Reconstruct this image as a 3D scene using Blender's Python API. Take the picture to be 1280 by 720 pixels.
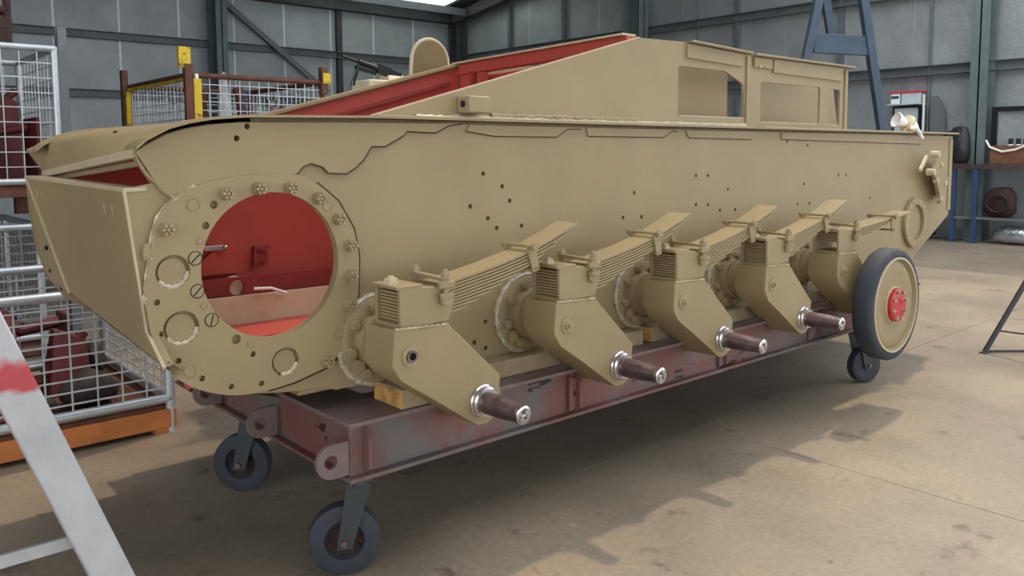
import bpy, bmesh, math, random
from mathutils import Vector, Matrix, Quaternion
from mathutils.geometry import tessellate_polygon
random.seed(7)
for o in list(bpy.data.objects): bpy.data.objects.remove(o)
SC = bpy.context.scene
COL = SC.collection
PI = math.pi
V = Vector

# ------------------------------------------------------------------ camera
F_PX, CY_PX = 1031.0, 283.0
YAW, PITCH, ROLL = math.radians(41.27), math.radians(5.04), math.radians(-.316)
CAM = V((0, -2.1, 1.22))
fwd = V((math.sin(YAW)*math.cos(PITCH), math.cos(YAW)*math.cos(PITCH), -math.sin(PITCH)))
r0 = V((math.cos(YAW), -math.sin(YAW), 0)); u0 = r0.cross(fwd)
rgt = math.cos(ROLL)*r0 + math.sin(ROLL)*u0
upv = -math.sin(ROLL)*r0 + math.cos(ROLL)*u0
cd = bpy.data.cameras.new('camera'); cam = bpy.data.objects.new('camera', cd); COL.objects.link(cam)
m = Matrix((rgt, upv, -fwd)).transposed().to_4x4(); m.translation = CAM
cam.matrix_world = m
cd.sensor_width = 36; cd.lens = F_PX*36/1280; cd.shift_y = (CY_PX-360)/1280
cd.clip_start = .05; cd.clip_end = 200
SC.camera = cam

# ------------------------------------------------------------------ world, sun, exposure
w = bpy.data.worlds.new('sky'); SC.world = w; w.use_nodes = True
bg = w.node_tree.nodes['Background']
bg.inputs[0].default_value = (.93, .97, 1.0, 1); bg.inputs[1].default_value = 2.8
sl = bpy.data.lights.new('sun', 'SUN'); sl.energy = 1.9; sl.angle = math.radians(1.6); sl.color = (1.0, .77, .50)
so = bpy.data.objects.new('sun', sl); COL.objects.link(so); so.location = (6, 3, 9)
so.rotation_euler = V((-.60, -.13, -1)).to_track_quat('-Z', 'Y').to_euler()
vs = SC.view_settings
vs.view_transform = 'Standard'; vs.look = 'None'; vs.exposure = 0.0; vs.gamma = 1.0; vs.use_curve_mapping = False

# measured positions: where the sight line through a photo point meets a real plane of the place
def sight(px, py): return rgt*((px-640)/F_PX) - upv*((py-CY_PX)/F_PX) + fwd
def hp(px, py, Y=0.0):
    d = sight(px, py); return CAM + d*((Y-CAM.y)/d.y)
def xp(px, py, X):
    d = sight(px, py); return CAM + d*((X-CAM.x)/d.x)
def zp(px, py, Z=0.0):
    d = sight(px, py); return CAM + d*((Z-CAM.z)/d.z)
def pp(px, py, p0, n):
    d = sight(px, py); return CAM + d*((V(p0)-CAM).dot(V(n))/d.dot(V(n)))
def h2(px, py, Y=0.0):
    p = hp(px, py, Y); return (p.x, p.z)

# ------------------------------------------------------------------ materials
def mat(name, base, rough=.6, metal=0., var=0., vscale=6., var2=None, bump=0., bscale=60., detail=5., spec=.4, alpha=None):
    m = bpy.data.materials.new(name); m.use_nodes = True
    nt = m.node_tree; b = nt.nodes['Principled BSDF']
    b.inputs['Roughness'].default_value = rough; b.inputs['Metallic'].default_value = metal
    b.inputs['Specular IOR Level'].default_value = spec
    b.inputs['Base Color'].default_value = (*base, 1)
    tc = nt.nodes.new('ShaderNodeNewGeometry')
    if var > 0 or var2:
        n = nt.nodes.new('ShaderNodeTexNoise'); n.inputs['Scale'].default_value = vscale; n.inputs['Detail'].default_value = detail
        n.inputs['Roughness'].default_value = .62
        nt.links.new(tc.outputs['Position'], n.inputs['Vector'])
        cr = nt.nodes.new('ShaderNodeValToRGB')
        if var2:
            cr.color_ramp.elements[0].position = var2[1]; cr.color_ramp.elements[1].position = var2[2]
            cr.color_ramp.elements[0].color = (*var2[0], 1); cr.color_ramp.elements[1].color = (*base, 1)
        else:
            cr.color_ramp.elements[0].position = .3; cr.color_ramp.elements[1].position = .7
            cr.color_ramp.elements[0].color = (*[c*(1-var) for c in base], 1)
            cr.color_ramp.elements[1].color = (*[min(1, c*(1+var)) for c in base], 1)
        nt.links.new(n.outputs['Fac'], cr.inputs[0]); nt.links.new(cr.outputs[0], b.inputs['Base Color'])
    if bump > 0:
        n2 = nt.nodes.new('ShaderNodeTexNoise'); n2.inputs['Scale'].default_value = bscale; n2.inputs['Detail'].default_value = 3
        nt.links.new(tc.outputs['Position'], n2.inputs['Vector'])
        bp = nt.nodes.new('ShaderNodeBump'); bp.inputs['Strength'].default_value = bump; bp.inputs['Distance'].default_value = .01
        nt.links.new(n2.outputs['Fac'], bp.inputs['Height']); nt.links.new(bp.outputs[0], b.inputs['Normal'])
    return m
TAN = (.282, .216, .116)
M = dict(
 tan=mat('tan_paint', TAN, .50, 0, .09, 2.6, bump=.07, bscale=110, spec=.32),
 tanl=mat('tan_paint_worn_edge', (.46, .38, .25), .55, 0, .1, 9, bump=.15, bscale=90),
 weld=mat('tan_weld_highlight', (.44, .385, .28), .38, 0, .25, 30, bump=.9, bscale=75, spec=.7),  # bead colour lightened to carry the white highlight on the welds
 tanr=mat('tan_rough_weld', TAN, .45, 0, .12, 20, bump=.8, bscale=60, spec=.6),
 olive_shade=mat('shaded_olive_tan', (.16, .108, .042), .55, 0, .08, 6),  # hatch plate colour darkened to hold the shade on its face
 red=mat('red_oxide_primer', (.42, .068, .05), .5, 0, .12, 4, bump=.05),
 redk=mat('old_dark_red_paint', (.10, .014, .012), .6, 0, .25, 9, bump=.1),
 redd=mat('dark_red_primer', (.23, .032, .026), .6, 0, .15, 5, bump=.08),
 trol=mat('trolley_worn_red_paint', (.16, .068, .06), .55, .1, 0, 4, var2=((.13, .115, .11), .40, .56), bump=.2, bscale=30),
 trolg=mat('trolley_grey_top', (.17, .125, .118), .55, .1, .25, 5, bump=.15, bscale=40),
 timber=mat('pale_timber', (.30, .235, .14), .75, 0, .2, 12, bump=.3, bscale=40),
 endgrain=mat('timber_end_grain', (.55, .30, .09), .7, 0, 0, 9, var2=((.16, .07, .025), .38, .55), bump=.4, bscale=30),
 steel=mat('bare_machined_steel', (.55, .53, .55), .22, 1, .15, 20),
 steeld=mat('dark_oily_steel', (.20, .15, .155), .38, .9, .4, 25, bump=.1),
 black=mat('black_steel', (.012, .012, .013), .5, .3),
 crack=mat('dark_open_joint', (.05, .038, .025), .9),
 hole=mat('dark_recess', (.012, .010, .009), .9),
 rubber=mat('worn_black_rubber', (.030, .035, .046), .7, 0, .25, 6, bump=.12, bscale=50),
 galv=mat('galvanised_tube', (.47, .50, .53), .4, .6, .12, 12),
 wire=mat('galvanised_wire', (.50, .52, .54), .45, .5),
 wired=mat('dull_wire', (.25, .26, .27), .55, .4, .2, 10),
 rust=mat('rusty_brown_steel', (.115, .045, .028), .75, .1, .35, 14, bump=.3, bscale=50),
 rustd=mat('dark_rusted_steel', (.045, .022, .017), .75, .1, .35, 14, bump=.3, bscale=50),
 yellow=mat('worn_yellow_paint', (.62, .43, .02), .55, 0, 0, 18, var2=((.12, .06, .02), .36, .46)),
 orange=mat('faded_orange_paint', (.42, .14, .035), .65, 0, .25, 7),
 blue=mat('blue_grey_steel', (.055, .082, .118), .5, .2, .2, 6),
 blued=mat('dark_blue_rack_steel', (.04, .075, .16), .5, .2, .2, 6),
 girt=mat('painted_girt', (.14, .16, .17), .55, .3, .15, 4),
 column=mat('painted_column', (.145, .185, .19), .55, .3, .15, 4),
 darkcol=mat('dark_grey_steel', (.05, .056, .06), .6, .3, .2, 4),  # plain dark grey steel
 tape=mat('pale_seam_tape', (.62, .66, .68), .4, .2),
 white=mat('white_plastic', (.80, .80, .78), .5),
 wrap=mat('grey_plastic_wrap', (.45, .47, .50), .35, 0, .3, 16, bump=.8, bscale=30),
 cream=mat('cream_board', (.62, .53, .36), .7, 0, .1, 9),
 glass=mat('pale_board_face', (.50, .57, .60), .15, 0),
 redb=mat('bright_red_plastic', (.60, .05, .07), .45),
 brown=mat('brown_timber_box', (.16, .07, .035), .7, 0, .35, 10, bump=.2),
 sack=mat('black_plastic_sack', (.025, .025, .028), .35, 0, .2, 15, bump=.7, bscale=22),
 foil=mat('crumpled_foil', (.62, .64, .68), .25, .8, .2, 18, bump=1., bscale=26),
 lump=mat('oily_dark_metal', (.030, .024, .021), .7, .1, .4, 12, bump=.6, bscale=25),
 navy=mat('navy_plastic', (.03, .045, .11), .5),
 hub=mat('hub_red_enamel', (.42, .022, .02), .35, 0, .08, 20),
 grey=mat('mid_grey_panel', (.13, .145, .155), .6, 0, .1, 6),
 roof=mat('roof_sheet', (.20, .215, .22), .5, .4),
 sky=mat('translucent_roof_sheet', (.75, .80, .80), .4),
)
# concrete floor with stains
def floor_mat():
    m = bpy.data.materials.new('worn_concrete'); m.use_nodes = True
    nt = m.node_tree; b = nt.nodes['Principled BSDF']; L = nt.links
    g = nt.nodes.new('ShaderNodeNewGeometry')
    def noise(s, d=6, ro=.6):
        n = nt.nodes.new('ShaderNodeTexNoise'); n.inputs['Scale'].default_value = s; n.inputs['Detail'].default_value = d; n.inputs['Roughness'].default_value = ro
        L.new(g.outputs['Position'], n.inputs['Vector']); return n
    def ramp(n, a, b_, ca, cb):
        r = nt.nodes.new('ShaderNodeValToRGB'); e = r.color_ramp.elements
        e[0].position = a; e[1].position = b_; e[0].color = (*ca, 1); e[1].color = (*cb, 1); L.new(n.outputs['Fac'], r.inputs[0]); return r
    base = ramp(noise(.9, 7, .65), .32, .68, (.185, .153, .117), (.305, .243, .178))
    spots = ramp(noise(5.5, 5, .6), .31, .39, (.40, .37, .35), (1, 1, 1))
    fine = ramp(noise(40, 4, .6), .3, .7, (.82, .82, .82), (1.08, 1.08, 1.08))
    mx = nt.nodes.new('ShaderNodeMix'); mx.data_type = 'RGBA'; mx.blend_type = 'MULTIPLY'; mx.inputs[0].default_value = .8
    L.new(base.outputs[0], mx.inputs[6]); L.new(spots.outputs[0], mx.inputs[7])
    m2 = nt.nodes.new('ShaderNodeMix'); m2.data_type = 'RGBA'; m2.blend_type = 'MULTIPLY'; m2.inputs[0].default_value = 1
    L.new(mx.outputs[2], m2.inputs[6]); L.new(fine.outputs[0], m2.inputs[7])
    L.new(m2.outputs[2], b.inputs['Base Color'])
    rr = ramp(noise(2.2, 5), .3, .7, (.38, .38, .38), (.68, .68, .68)); L.new(rr.outputs[0], b.inputs['Roughness'])
    bp = nt.nodes.new('ShaderNodeBump'); bp.inputs['Strength'].default_value = .08; bp.inputs['Distance'].default_value = .01
    L.new(noise(30).outputs['Fac'], bp.inputs['Height']); L.new(bp.outputs[0], b.inputs['Normal'])
    return m
M['floor'] = floor_mat()
def chips(m):     # dark paint chips on the trolley
    nt = m.node_tree; b = nt.nodes['Principled BSDF']; src = b.inputs['Base Color'].links[0].from_socket
    g = nt.nodes.new('ShaderNodeNewGeometry'); n = nt.nodes.new('ShaderNodeTexNoise'); n.inputs['Scale'].default_value = 13; n.inputs['Detail'].default_value = 6
    mp = nt.nodes.new('ShaderNodeMapping'); mp.inputs['Scale'].default_value = (.5, 1, 1.6); nt.links.new(g.outputs['Position'], mp.inputs[0]); nt.links.new(mp.outputs[0], n.inputs['Vector'])
    r = nt.nodes.new('ShaderNodeValToRGB'); r.color_ramp.elements[0].position = .34; r.color_ramp.elements[1].position = .37; nt.links.new(n.outputs['Fac'], r.inputs[0])
    mx = nt.nodes.new('ShaderNodeMix'); mx.data_type = 'RGBA'; nt.links.new(r.outputs[0], mx.inputs[0]); mx.inputs[6].default_value = (.02, .016, .016, 1); nt.links.new(src, mx.inputs[7]); nt.links.new(mx.outputs[2], b.inputs['Base Color'])
chips(M['trol'])
def foil_wall():
    m = mat('silver_insulation_foil', (.32, .352, .366), .42, .35, .14, 1.6)
    nt = m.node_tree; b = nt.nodes['Principled BSDF']; g = nt.nodes.new('ShaderNodeNewGeometry')
    n = nt.nodes.new('ShaderNodeTexNoise'); n.inputs['Scale'].default_value = 3.; n.inputs['Detail'].default_value = 8; n.inputs['Roughness'].default_value = .75
    nt.links.new(g.outputs['Position'], n.inputs['Vector'])
    bp = nt.nodes.new('ShaderNodeBump'); bp.inputs['Strength'].default_value = .6; bp.inputs['Distance'].default_value = .03
    nt.links.new(n.outputs['Fac'], bp.inputs['Height']); nt.links.new(bp.outputs[0], b.inputs['Normal'])
    return m
M['wall'] = foil_wall()
def leg_mat():
    # pale leg with a painted red band (a band on the thing itself, at its own height)
    m = mat('pale_leg_red_band', (.42, .43, .45), .5, .1, .12, 8)
    nt = m.node_tree; b = nt.nodes['Principled BSDF']; L = nt.links
    src = b.inputs['Base Color'].links[0].from_socket
    g = nt.nodes.new('ShaderNodeNewGeometry'); s = nt.nodes.new('ShaderNodeSeparateXYZ'); L.new(g.outputs['Position'], s.inputs[0])
    n = nt.nodes.new('ShaderNodeTexNoise'); n.inputs['Scale'].default_value = 14; L.new(g.outputs['Position'], n.inputs['Vector'])
    a = nt.nodes.new('ShaderNodeMath'); a.operation = 'MULTIPLY_ADD'; a.inputs[1].default_value = .08; L.new(n.outputs['Fac'], a.inputs[0]); L.new(s.outputs['Z'], a.inputs[2])
    r = nt.nodes.new('ShaderNodeValToRGB'); e = r.color_ramp.elements
    e[0].position = .735; e[0].color = (0, 0, 0, 1); e[1].position = .75; e[1].color = (1, 1, 1, 1)
    e2 = e.new(.79); e2.color = (1, 1, 1, 1); e3 = e.new(.815); e3.color = (0, 0, 0, 1)
    L.new(a.outputs[0], r.inputs[0])
    mx = nt.nodes.new('ShaderNodeMix'); mx.data_type = 'RGBA'; L.new(r.outputs[0], mx.inputs[0]); L.new(src, mx.inputs[6]); mx.inputs[7].default_value = (.42, .06, .07, 1)
    L.new(mx.outputs[2], b.inputs['Base Color']); return m
M['leg'] = leg_mat()
def trans_mat():
    m = bpy.data.materials.new('translucent_fibreglass'); m.use_nodes = True; nt = m.node_tree
    t = nt.nodes.new('ShaderNodeBsdfTranslucent'); t.inputs[0].default_value = (.62,.68,.64,1)
    nt.links.new(t.outputs[0], nt.nodes['Material Output'].inputs[0]); return m
M['trans'] = trans_mat()

# ------------------------------------------------------------------ mesh helpers
WL = {}     # world location of every object (only translations are used for placing)
class B:
    def __init__(s): s.v = []; s.f = []
    def add(s, vs, fs):
        o = len(s.v); s.v += [V(p) for p in vs]; s.f += [tuple(i+o for i in f) for f in fs]; return s
    def box(s, a, b):
        x0, y0, z0 = a; x1, y1, z1 = b
        return s.add([(x0,y0,z0),(x1,y0,z0),(x1,y1,z0),(x0,y1,z0),(x0,y0,z1),(x1,y0,z1),(x1,y1,z1),(x0,y1,z1)],
                     [(0,3,2,1),(4,5,6,7),(0,1,5,4),(1,2,6,5),(2,3,7,6),(3,0,4,7)])
    def hexa(s, q0, q1):      # two matching quads joined
        return s.add(list(q0)+list(q1), [(3,2,1,0),(4,5,6,7),(0,1,5,4),(1,2,6,5),(2,3,7,6),(3,0,4,7)])
    def bar(s, a, b, wd, ht, up=(0,0,1)):
        a = V(a); b = V(b); d = (b-a).normalized(); sd = d.cross(V(up))
        if sd.length < 1e-4: sd = d.cross(V((1,0,0)))
        sd.normalize(); u = sd.cross(d)
        q = lambda p: [p-sd*wd/2-u*ht/2, p+sd*wd/2-u*ht/2, p+sd*wd/2+u*ht/2, p-sd*wd/2+u*ht/2]
        return s.hexa(q(a), q(b))
    def lathe(s, prof, axis0, axis, seg=24, closed_ends=True):   # prof: (dist along axis, radius)
        a0 = V(axis0); ax = V(axis).normalized(); e1 = ax.orthogonal().normalized(); e2 = ax.cross(e1)
        vs = []; fs = []; n = len(prof)
        for (t, r) in prof:
            for k in range(seg):
                an = 2*PI*k/seg; vs.append(a0+ax*t+(e1*math.cos(an)+e2*math.sin(an))*max(r, 1e-5))
        for i in range(n-1):
            for k in range(seg):
                k2 = (k+1) % seg; fs.append((i*seg+k, i*seg+k2, (i+1)*seg+k2, (i+1)*seg+k))
        if closed_ends:
            fs.append(tuple(range(seg))[::-1]); fs.append(tuple((n-1)*seg+k for k in range(seg)))
        return s.add(vs, fs)
    def cyl(s, a, b, r, r2=None, seg=16):
        a = V(a); b = V(b); return s.lathe([(0, r), ((b-a).length, r if r2 is None else r2)], a, b-a, seg)
    def ring(s, c, ax, r0, r1, t, seg=28):   # flat ring, thickness t along ax
        n = [(0, r0), (0, r1), (t, r1), (t, r0), (0, r0)]
        return s.lathe(n, c, ax, seg, False)
    def tube(s, pts, r, seg=8, closed=False):
        pts = [V(p) for p in pts]; n = len(pts); vs = []; fs = []; pe = None
        for i, p in enumerate(pts):
            d = (pts[min(i+1, n-1)]-pts[max(i-1, 0)]).normalized()
            e = d.orthogonal().normalized() if pe is None else (pe-d*pe.dot(d)).normalized()
            pe = e; e2 = d.cross(e); rr = r[i] if isinstance(r, (list, tuple)) else r
            for k in range(seg):
                a = 2*PI*k/seg; vs.append(p+(e*math.cos(a)+e2*math.sin(a))*rr)
        for i in range(n-1):
            for k in range(seg):
                k2 = (k+1) % seg; fs.append((i*seg+k, i*seg+k2, (i+1)*seg+k2, (i+1)*seg+k))
        fs.append(tuple(range(seg))[::-1]); fs.append(tuple((n-1)*seg+k for k in range(seg)))
        return s.add(vs, fs)
    def plate(s, outline, holes, o, ux, uy, t):  # 2-D outline with holes, extruded by t along ux x uy
        o = V(o); ux = V(ux); uy = V(uy); nn = ux.cross(uy).normalized()
        loops = [[V((p[0], p[1], 0)) for p in outline]] + [[V((p[0], p[1], 0)) for p in h] for h in holes]
        tris = tessellate_polygon(loops); flat = [p for l in loops for p in l]; N = len(flat)
        def ar(l): return sum(l[i].x*l[(i+1) % len(l)].y-l[(i+1) % len(l)].x*l[i].y for i in range(len(l)))
        vs = [o+ux*p.x+uy*p.y for p in flat]+[o+ux*p.x+uy*p.y+nn*t for p in flat]
        fs = []
        for a, b, c in tris:
            A = (flat[b]-flat[a]).cross(flat[c]-flat[a]).z
            if A < 0: a, b, c = c, b, a
            fs.append((c, b, a)); fs.append((a+N, b+N, c+N))
        st = 0
        for li, l in enumerate(loops):
            n = len(l); ccw = ar(l) > 0; want = (li == 0)
            for i in range(n):
                a, b = st+i, st+(i+1) % n
                if ccw != want: a, b = b, a
                fs.append((a, b, b+N, a+N))
            st += n
        return s.add(vs, fs)
    def icos(s, c, rad, sub=2, jit=0., seed=1):
        bm = bmesh.new(); bmesh.ops.create_icosphere(bm, subdivisions=sub, radius=1)
        rd = random.Random(seed); ph = [rd.uniform(0, 6.28) for _ in range(6)]
        idx = {v: i for i, v in enumerate(bm.verts)}; vs = []
        for v in bm.verts:
            p = v.co; k = 1+jit*(math.sin(3.1*p.x+ph[0])+math.sin(4.3*p.y+ph[1])+math.sin(3.7*p.z+ph[2])+.6*math.sin(7*p.x+5*p.z+ph[3]))/3
            vs.append(V(c)+V((p.x*rad[0]*k, p.y*rad[1]*k, p.z*rad[2]*k)))
        fs = [tuple(idx[v] for v in f.verts) for f in bm.faces]; bm.free(); return s.add(vs, fs)
    def build(s, name, m, parent=None, bevel=0., smooth=35, bseg=2):
        c = sum(s.v, V((0,0,0)))/len(s.v)
        me = bpy.data.meshes.new(name); me.from_pydata([p-c for p in s.v], [], s.f); me.update()
        me.materials.append(M[m] if isinstance(m, str) else m)
        if bevel >= .01: smooth = 179
        if smooth: me.shade_smooth(); me.set_sharp_from_angle(angle=math.radians(smooth))
        ob = bpy.data.objects.new(name, me); COL.objects.link(ob)
        if bevel:
            md = ob.modifiers.new('bevel', 'BEVEL'); md.width = bevel; md.segments = bseg; md.limit_method = 'ANGLE'; md.angle_limit = math.radians(40)
            md.harden_normals = bevel >= .01
        put(ob, c, parent); return ob
def put(ob, wl, parent):
    WL[ob.name] = V(wl)
    if parent: ob.parent = parent; ob.location = V(wl)-WL[parent.name]
    else: ob.location = wl
def empty(name, loc):
    o = bpy.data.objects.new(name, None); COL.objects.link(o); o.empty_display_size = .1; put(o, loc, None); return o
def tag(o, label, cat, group=None, kind=None):
    o['label'] = label
    if cat: o['category'] = cat
    if group: o['group'] = group
    if kind: o['kind'] = kind
    return o
def copy_tree(o, off, parent=None):
    c = o.copy(); COL.objects.link(c); put(c, WL[o.name]+V(off), parent)
    for ch in list(o.children): copy_tree(ch, off, c)
    return c
def copy_at(o, wl, parent):
    c = o.copy(); COL.objects.link(c); put(c, wl, parent); return c
def circ(cx, cz, r, n=14, sy=1.): return [(cx+r*math.cos(2*PI*k/n), cz+r*sy*math.sin(2*PI*k/n)) for k in range(n)]
UX, UZ = (1,0,0), (0,0,1)          # ux x uz = -Y : plates grow towards the viewer's side
def yplate(b, outline, holes, y_front, t):   # front face at y_front (smaller y), thickness t
    return b.plate(outline, holes, (0, y_front+t, 0), UX, UZ, t)

# ================================================================== THE SETTING
def struct(o, label, cat=None): o['kind'] = 'structure'; o['label'] = label; return o
WX, WY, EAVE = 12.4, 14.0, 4.45
fl = B().box((-7,-9,-.16),(WX+.1,WY+.1,-.02)).build('floor','hole',None,smooth=0)
struct(fl, 'worn grey brown concrete workshop floor')
slab0 = None
xs = [-7,-3,0,3,6,9,WX]; ys = [-9,-6,-3,.05,3.05,6,9,11.5,WY]
for i in range(len(xs)-1):
    for j in range(len(ys)-1):
        B().box((xs[i]+.002,ys[j]+.002,-.02),(xs[i+1]-.002,ys[j+1]-.002,0)).build('slab','floor',fl,smooth=0)
# back (far) wall with foil sheets, seam tapes
wb = B().box((-2,WY+.03,0),(WX+.1,WY+.12,EAVE+.2)).build('wall_back','darkcol',None,smooth=0); struct(wb,'back wall lined with silver foil insulation sheets')
wr = B().box((WX+.03,-3,0),(WX+.12,WY+.1,5.8)).build('wall_right','darkcol',None,smooth=0); struct(wr,'end wall lined with silver foil insulation sheets')
wl0 = B().box((-7.12,1.5,0),(-7.0,WY+.1,5.8)).build('wall_left_added','wall',None,smooth=0); struct(wl0,'unseen foil lined wall added on the left to shape the daylight')  # unseen wall added for contrast, left open further forward to light the nose
wf = B().box((-7.1,-9.1,3.5),(WX+.1,-9.0,5.8)).build('wall_front_added','wall',None,smooth=0); struct(wf,'unseen wall piece added behind the camera to shape the daylight')  # unseen header added to cut the low daylight from behind the camera
wbl = B().box((-7,WY+.03,0),(-2,WY+.12,EAVE+.2)).build('insulation_sheet','wall',wb,smooth=0)
sh = None; tp = None; x = -1.73
while x < WX-.1:
    x1 = min(x+1.07, WX)
    if abs(x1-x-1.07) < 1e-6:
        if sh is None: sh = B().box((x+.004,WY,0),(x1-.004,WY+.03,EAVE+.1)).build('insulation_sheet','wall',wb,smooth=0); sx = x
        else: copy_at(sh, WL[sh.name]+V((x-sx,0,0)), wb)
        if tp is None: tp = B().box((x-.02,WY-.004,0),(x+.02,WY+.004,EAVE)).build('seam_tape','tape',wb,smooth=0); tx = x
        else: copy_at(tp, WL[tp.name]+V((x-tx,0,0)), wb)
    else: B().box((x+.004,WY,0),(x1,WY+.03,EAVE+.1)).build('insulation_sheet','wall',wb,smooth=0)
    x = x1
y = -3; sh = None; tp = None
while y < WY-.1:
    y1 = min(y+1.03, WY)
    if abs(y1-y-1.03) < 1e-6:
        if sh is None:
            sh = B().box((WX,y+.004,0),(WX+.03,y1-.004,EAVE+.8)).build('insulation_sheet','wall',wr,smooth=0); sy = y
            tp = B().box((WX-.003,y-.009,0),(WX+.003,y+.009,EAVE+.8)).build('seam_tape','galv',wr,smooth=0)
        else: copy_at(sh, WL[sh.name]+V((0,y-sy,0)), wr); copy_at(tp, WL[tp.name]+V((0,y-sy,0)), wr)
    else: B().box((WX,y+.004,0),(WX+.03,y1,EAVE+.8)).build('insulation_sheet','wall',wr,smooth=0)
    y = y1
tn = [0]
def trim(b, m, label, bevel=0): 
    tn[0] += 1; return struct(b.build('trim_%d' % tn[0], m, None, smooth=0, bevel=bevel), label)
def girt(p, q, n, label):     # C section: top flange, web, bottom flange
    b = B(); p = V(p); q = V(q); n = V(n)
    b.bar(p+n*.02, q+n*.02, .04, .13); b.bar(p+n*.07+V((0,0,.062)), q+n*.07+V((0,0,.062)), .11, .012); b.bar(p+n*.07-V((0,0,.062)), q+n*.07-V((0,0,.062)), .11, .012)
    return trim(b,'girt',label)
for z, nm in ((2.33,'lower'),(3.36,'middle')):
    girt((-2,WY-.02,z),(WX,WY-.02,z),(0,-1,0),'%s horizontal steel girt on the back wall' % nm)
for z, nm in ((2.37,'lower'),(3.5,'middle')):
    girt((WX-.02,-3,z),(WX-.02,WY,z),(-1,0,0),'%s horizontal steel girt on the end wall' % nm)
trim(B().bar((-2,WY-.1,EAVE-.02),(WX,WY-.1,EAVE-.02),.2,.24),'darkcol','dark eave beam along the top of the back wall')
trim(B().bar((WX-.1,-3,EAVE+.35),(WX-.1,WY,EAVE+.35),.2,.2),'darkcol','dark beam along the top of the end wall')
def column(x, y, dx, dy, m, label, h=EAVE+.3):   # H section column
    b = B(); 
    if dx > dy: b.box((x-dx/2,y-dy/2,0),(x-dx/2+.02,y+dy/2,h)).box((x+dx/2-.02,y-dy/2,0),(x+dx/2,y+dy/2,h)).box((x-dx/2,y-.01,0),(x+dx/2,y+.01,h))
    else: b.box((x-dx/2,y-dy/2,0),(x+dx/2,y-dy/2+.02,h)).box((x-dx/2,y+dy/2-.02,0),(x+dx/2,y+dy/2,h)).box((x-.01,y-dy/2,0),(x+.01,y+dy/2,h))
    return trim(b, m, label)
column(6.38,WY-.32,.22,.40,'column','steel column against the back wall beside the diagonal brace')
column(12.2,13.72,.28,.30,'darkcol','dark steel corner column where the two walls meet')
column(12.16,8.2,.28,.40,'column','steel column on the end wall behind the cab peak')
column(12.16,2.15,.28,.22,'column','steel column on the end wall behind the shelf rack')
for i, yy in enumerate((12.0,10.3,6.1,4.25)):
    trim(B().box((WX-.09,yy-.04,0),(WX-.01,yy+.04,EAVE+.7)),'girt','slim upright mullion on the end wall, %s' % ('next to the corner','second from the corner','right of the cab peak','behind the blue gantry')[i])
trim(B().box((9.08,WY-.10,0),(9.2,WY-.01,EAVE)),'darkcol','slim dark upright mullion on the back wall')
trim(B().bar((6.55,WY-.18,4.2),(8.75,WY-.18,2.55),.10,.10,(0,1,0)),'girt','diagonal steel brace on the back wall')
for yy, nm in ((6.9,'right of the cab peak'),(2.92,'beside the shelf rack column')):
    trim(B().cyl((WX-.06,yy,0),(WX-.06,yy,EAVE+.6),.016,.016,10),'column','thin pale conduit running up the end wall %s' % nm)
# roof above the far bay
def roof():
    c = B(); n = 60; vs = []; fs = []
    x0, x1 = -7.1, WX+.1
    zr = lambda yy: EAVE+.12+(WY+.1-yy)*.155
    for xa,xb,ya,yb in ((x0,8.1,6.5,WY+.1),(11.7,x1,6.5,WY+.1),(8.1,11.7,6.5,11.6),(8.1,11.7,13.6,WY+.1)):
        c.hexa([V((xa,ya,zr(ya))),V((xb,ya,zr(ya))),V((xb,yb,zr(yb))),V((xa,yb,zr(yb)))],[V((xa,ya,zr(ya)+.04)),V((xb,ya,zr(ya)+.04)),V((xb,yb,zr(yb)+.04)),V((xa,yb,zr(yb)+.04))])
    ce = c.build('ceiling','roof',None,smooth=0); struct(ce,'grey sheet metal roof over the far bay')
    for a,b_ in (((-7.1,4.0,5.75),(WX+.1,6.5,5.79)),((-7.1,-9,5.75),(.3,4.0,5.79)),((2.7,2.6,5.75),(4.0,4.0,5.79)),((2.7,-9,5.75),(4.0,-4.5,5.79)),((.3,-9,5.75),(2.7,-4.5,5.79)),((.3,3.0,5.75),(2.7,4.0,5.79)),((4.0,-9,5.75),(WX+.1,-5.0,5.79))): B().box(a,b_).build('roof_sheet','roof',ce,smooth=0)  # unseen roof pieces added, gaps placed to steer sun and sky light
    # corrugated translucent panel under the eave
    b = B(); N = 150; xa, xb = 8.05, 11.75
    for k in range(N):
        xx0 = xa+(xb-xa)*k/N; xx1 = xa+(xb-xa)*(k+1)/N
        z = lambda xx: .018*math.sin((xx-xa)*2*PI/.15)
        f = lambda xx, yy: (xx, yy, zr(yy)-.03+z(xx))
        b.add([f(xx0,13.7),f(xx1,13.7),f(xx1,11.5),f(xx0,11.5)],[(0,1,2,3)])
    b.build('skylight_sheet','trans',ce)
    for k in range(4):
        yy = 13.2-k*1.5; zz = EAVE+.02+(WY-yy)*.155
        B().bar((-2,yy,zz-.12),(WX,yy,zz-.12),.06,.16).build('purlin','girt',ce,smooth=0)
    B().bar((12.1,13.7,EAVE-.05),(12.1,6.5,EAVE+1.0),.16,.22).build('rafter','darkcol',ce,smooth=0)
roof()

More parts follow.
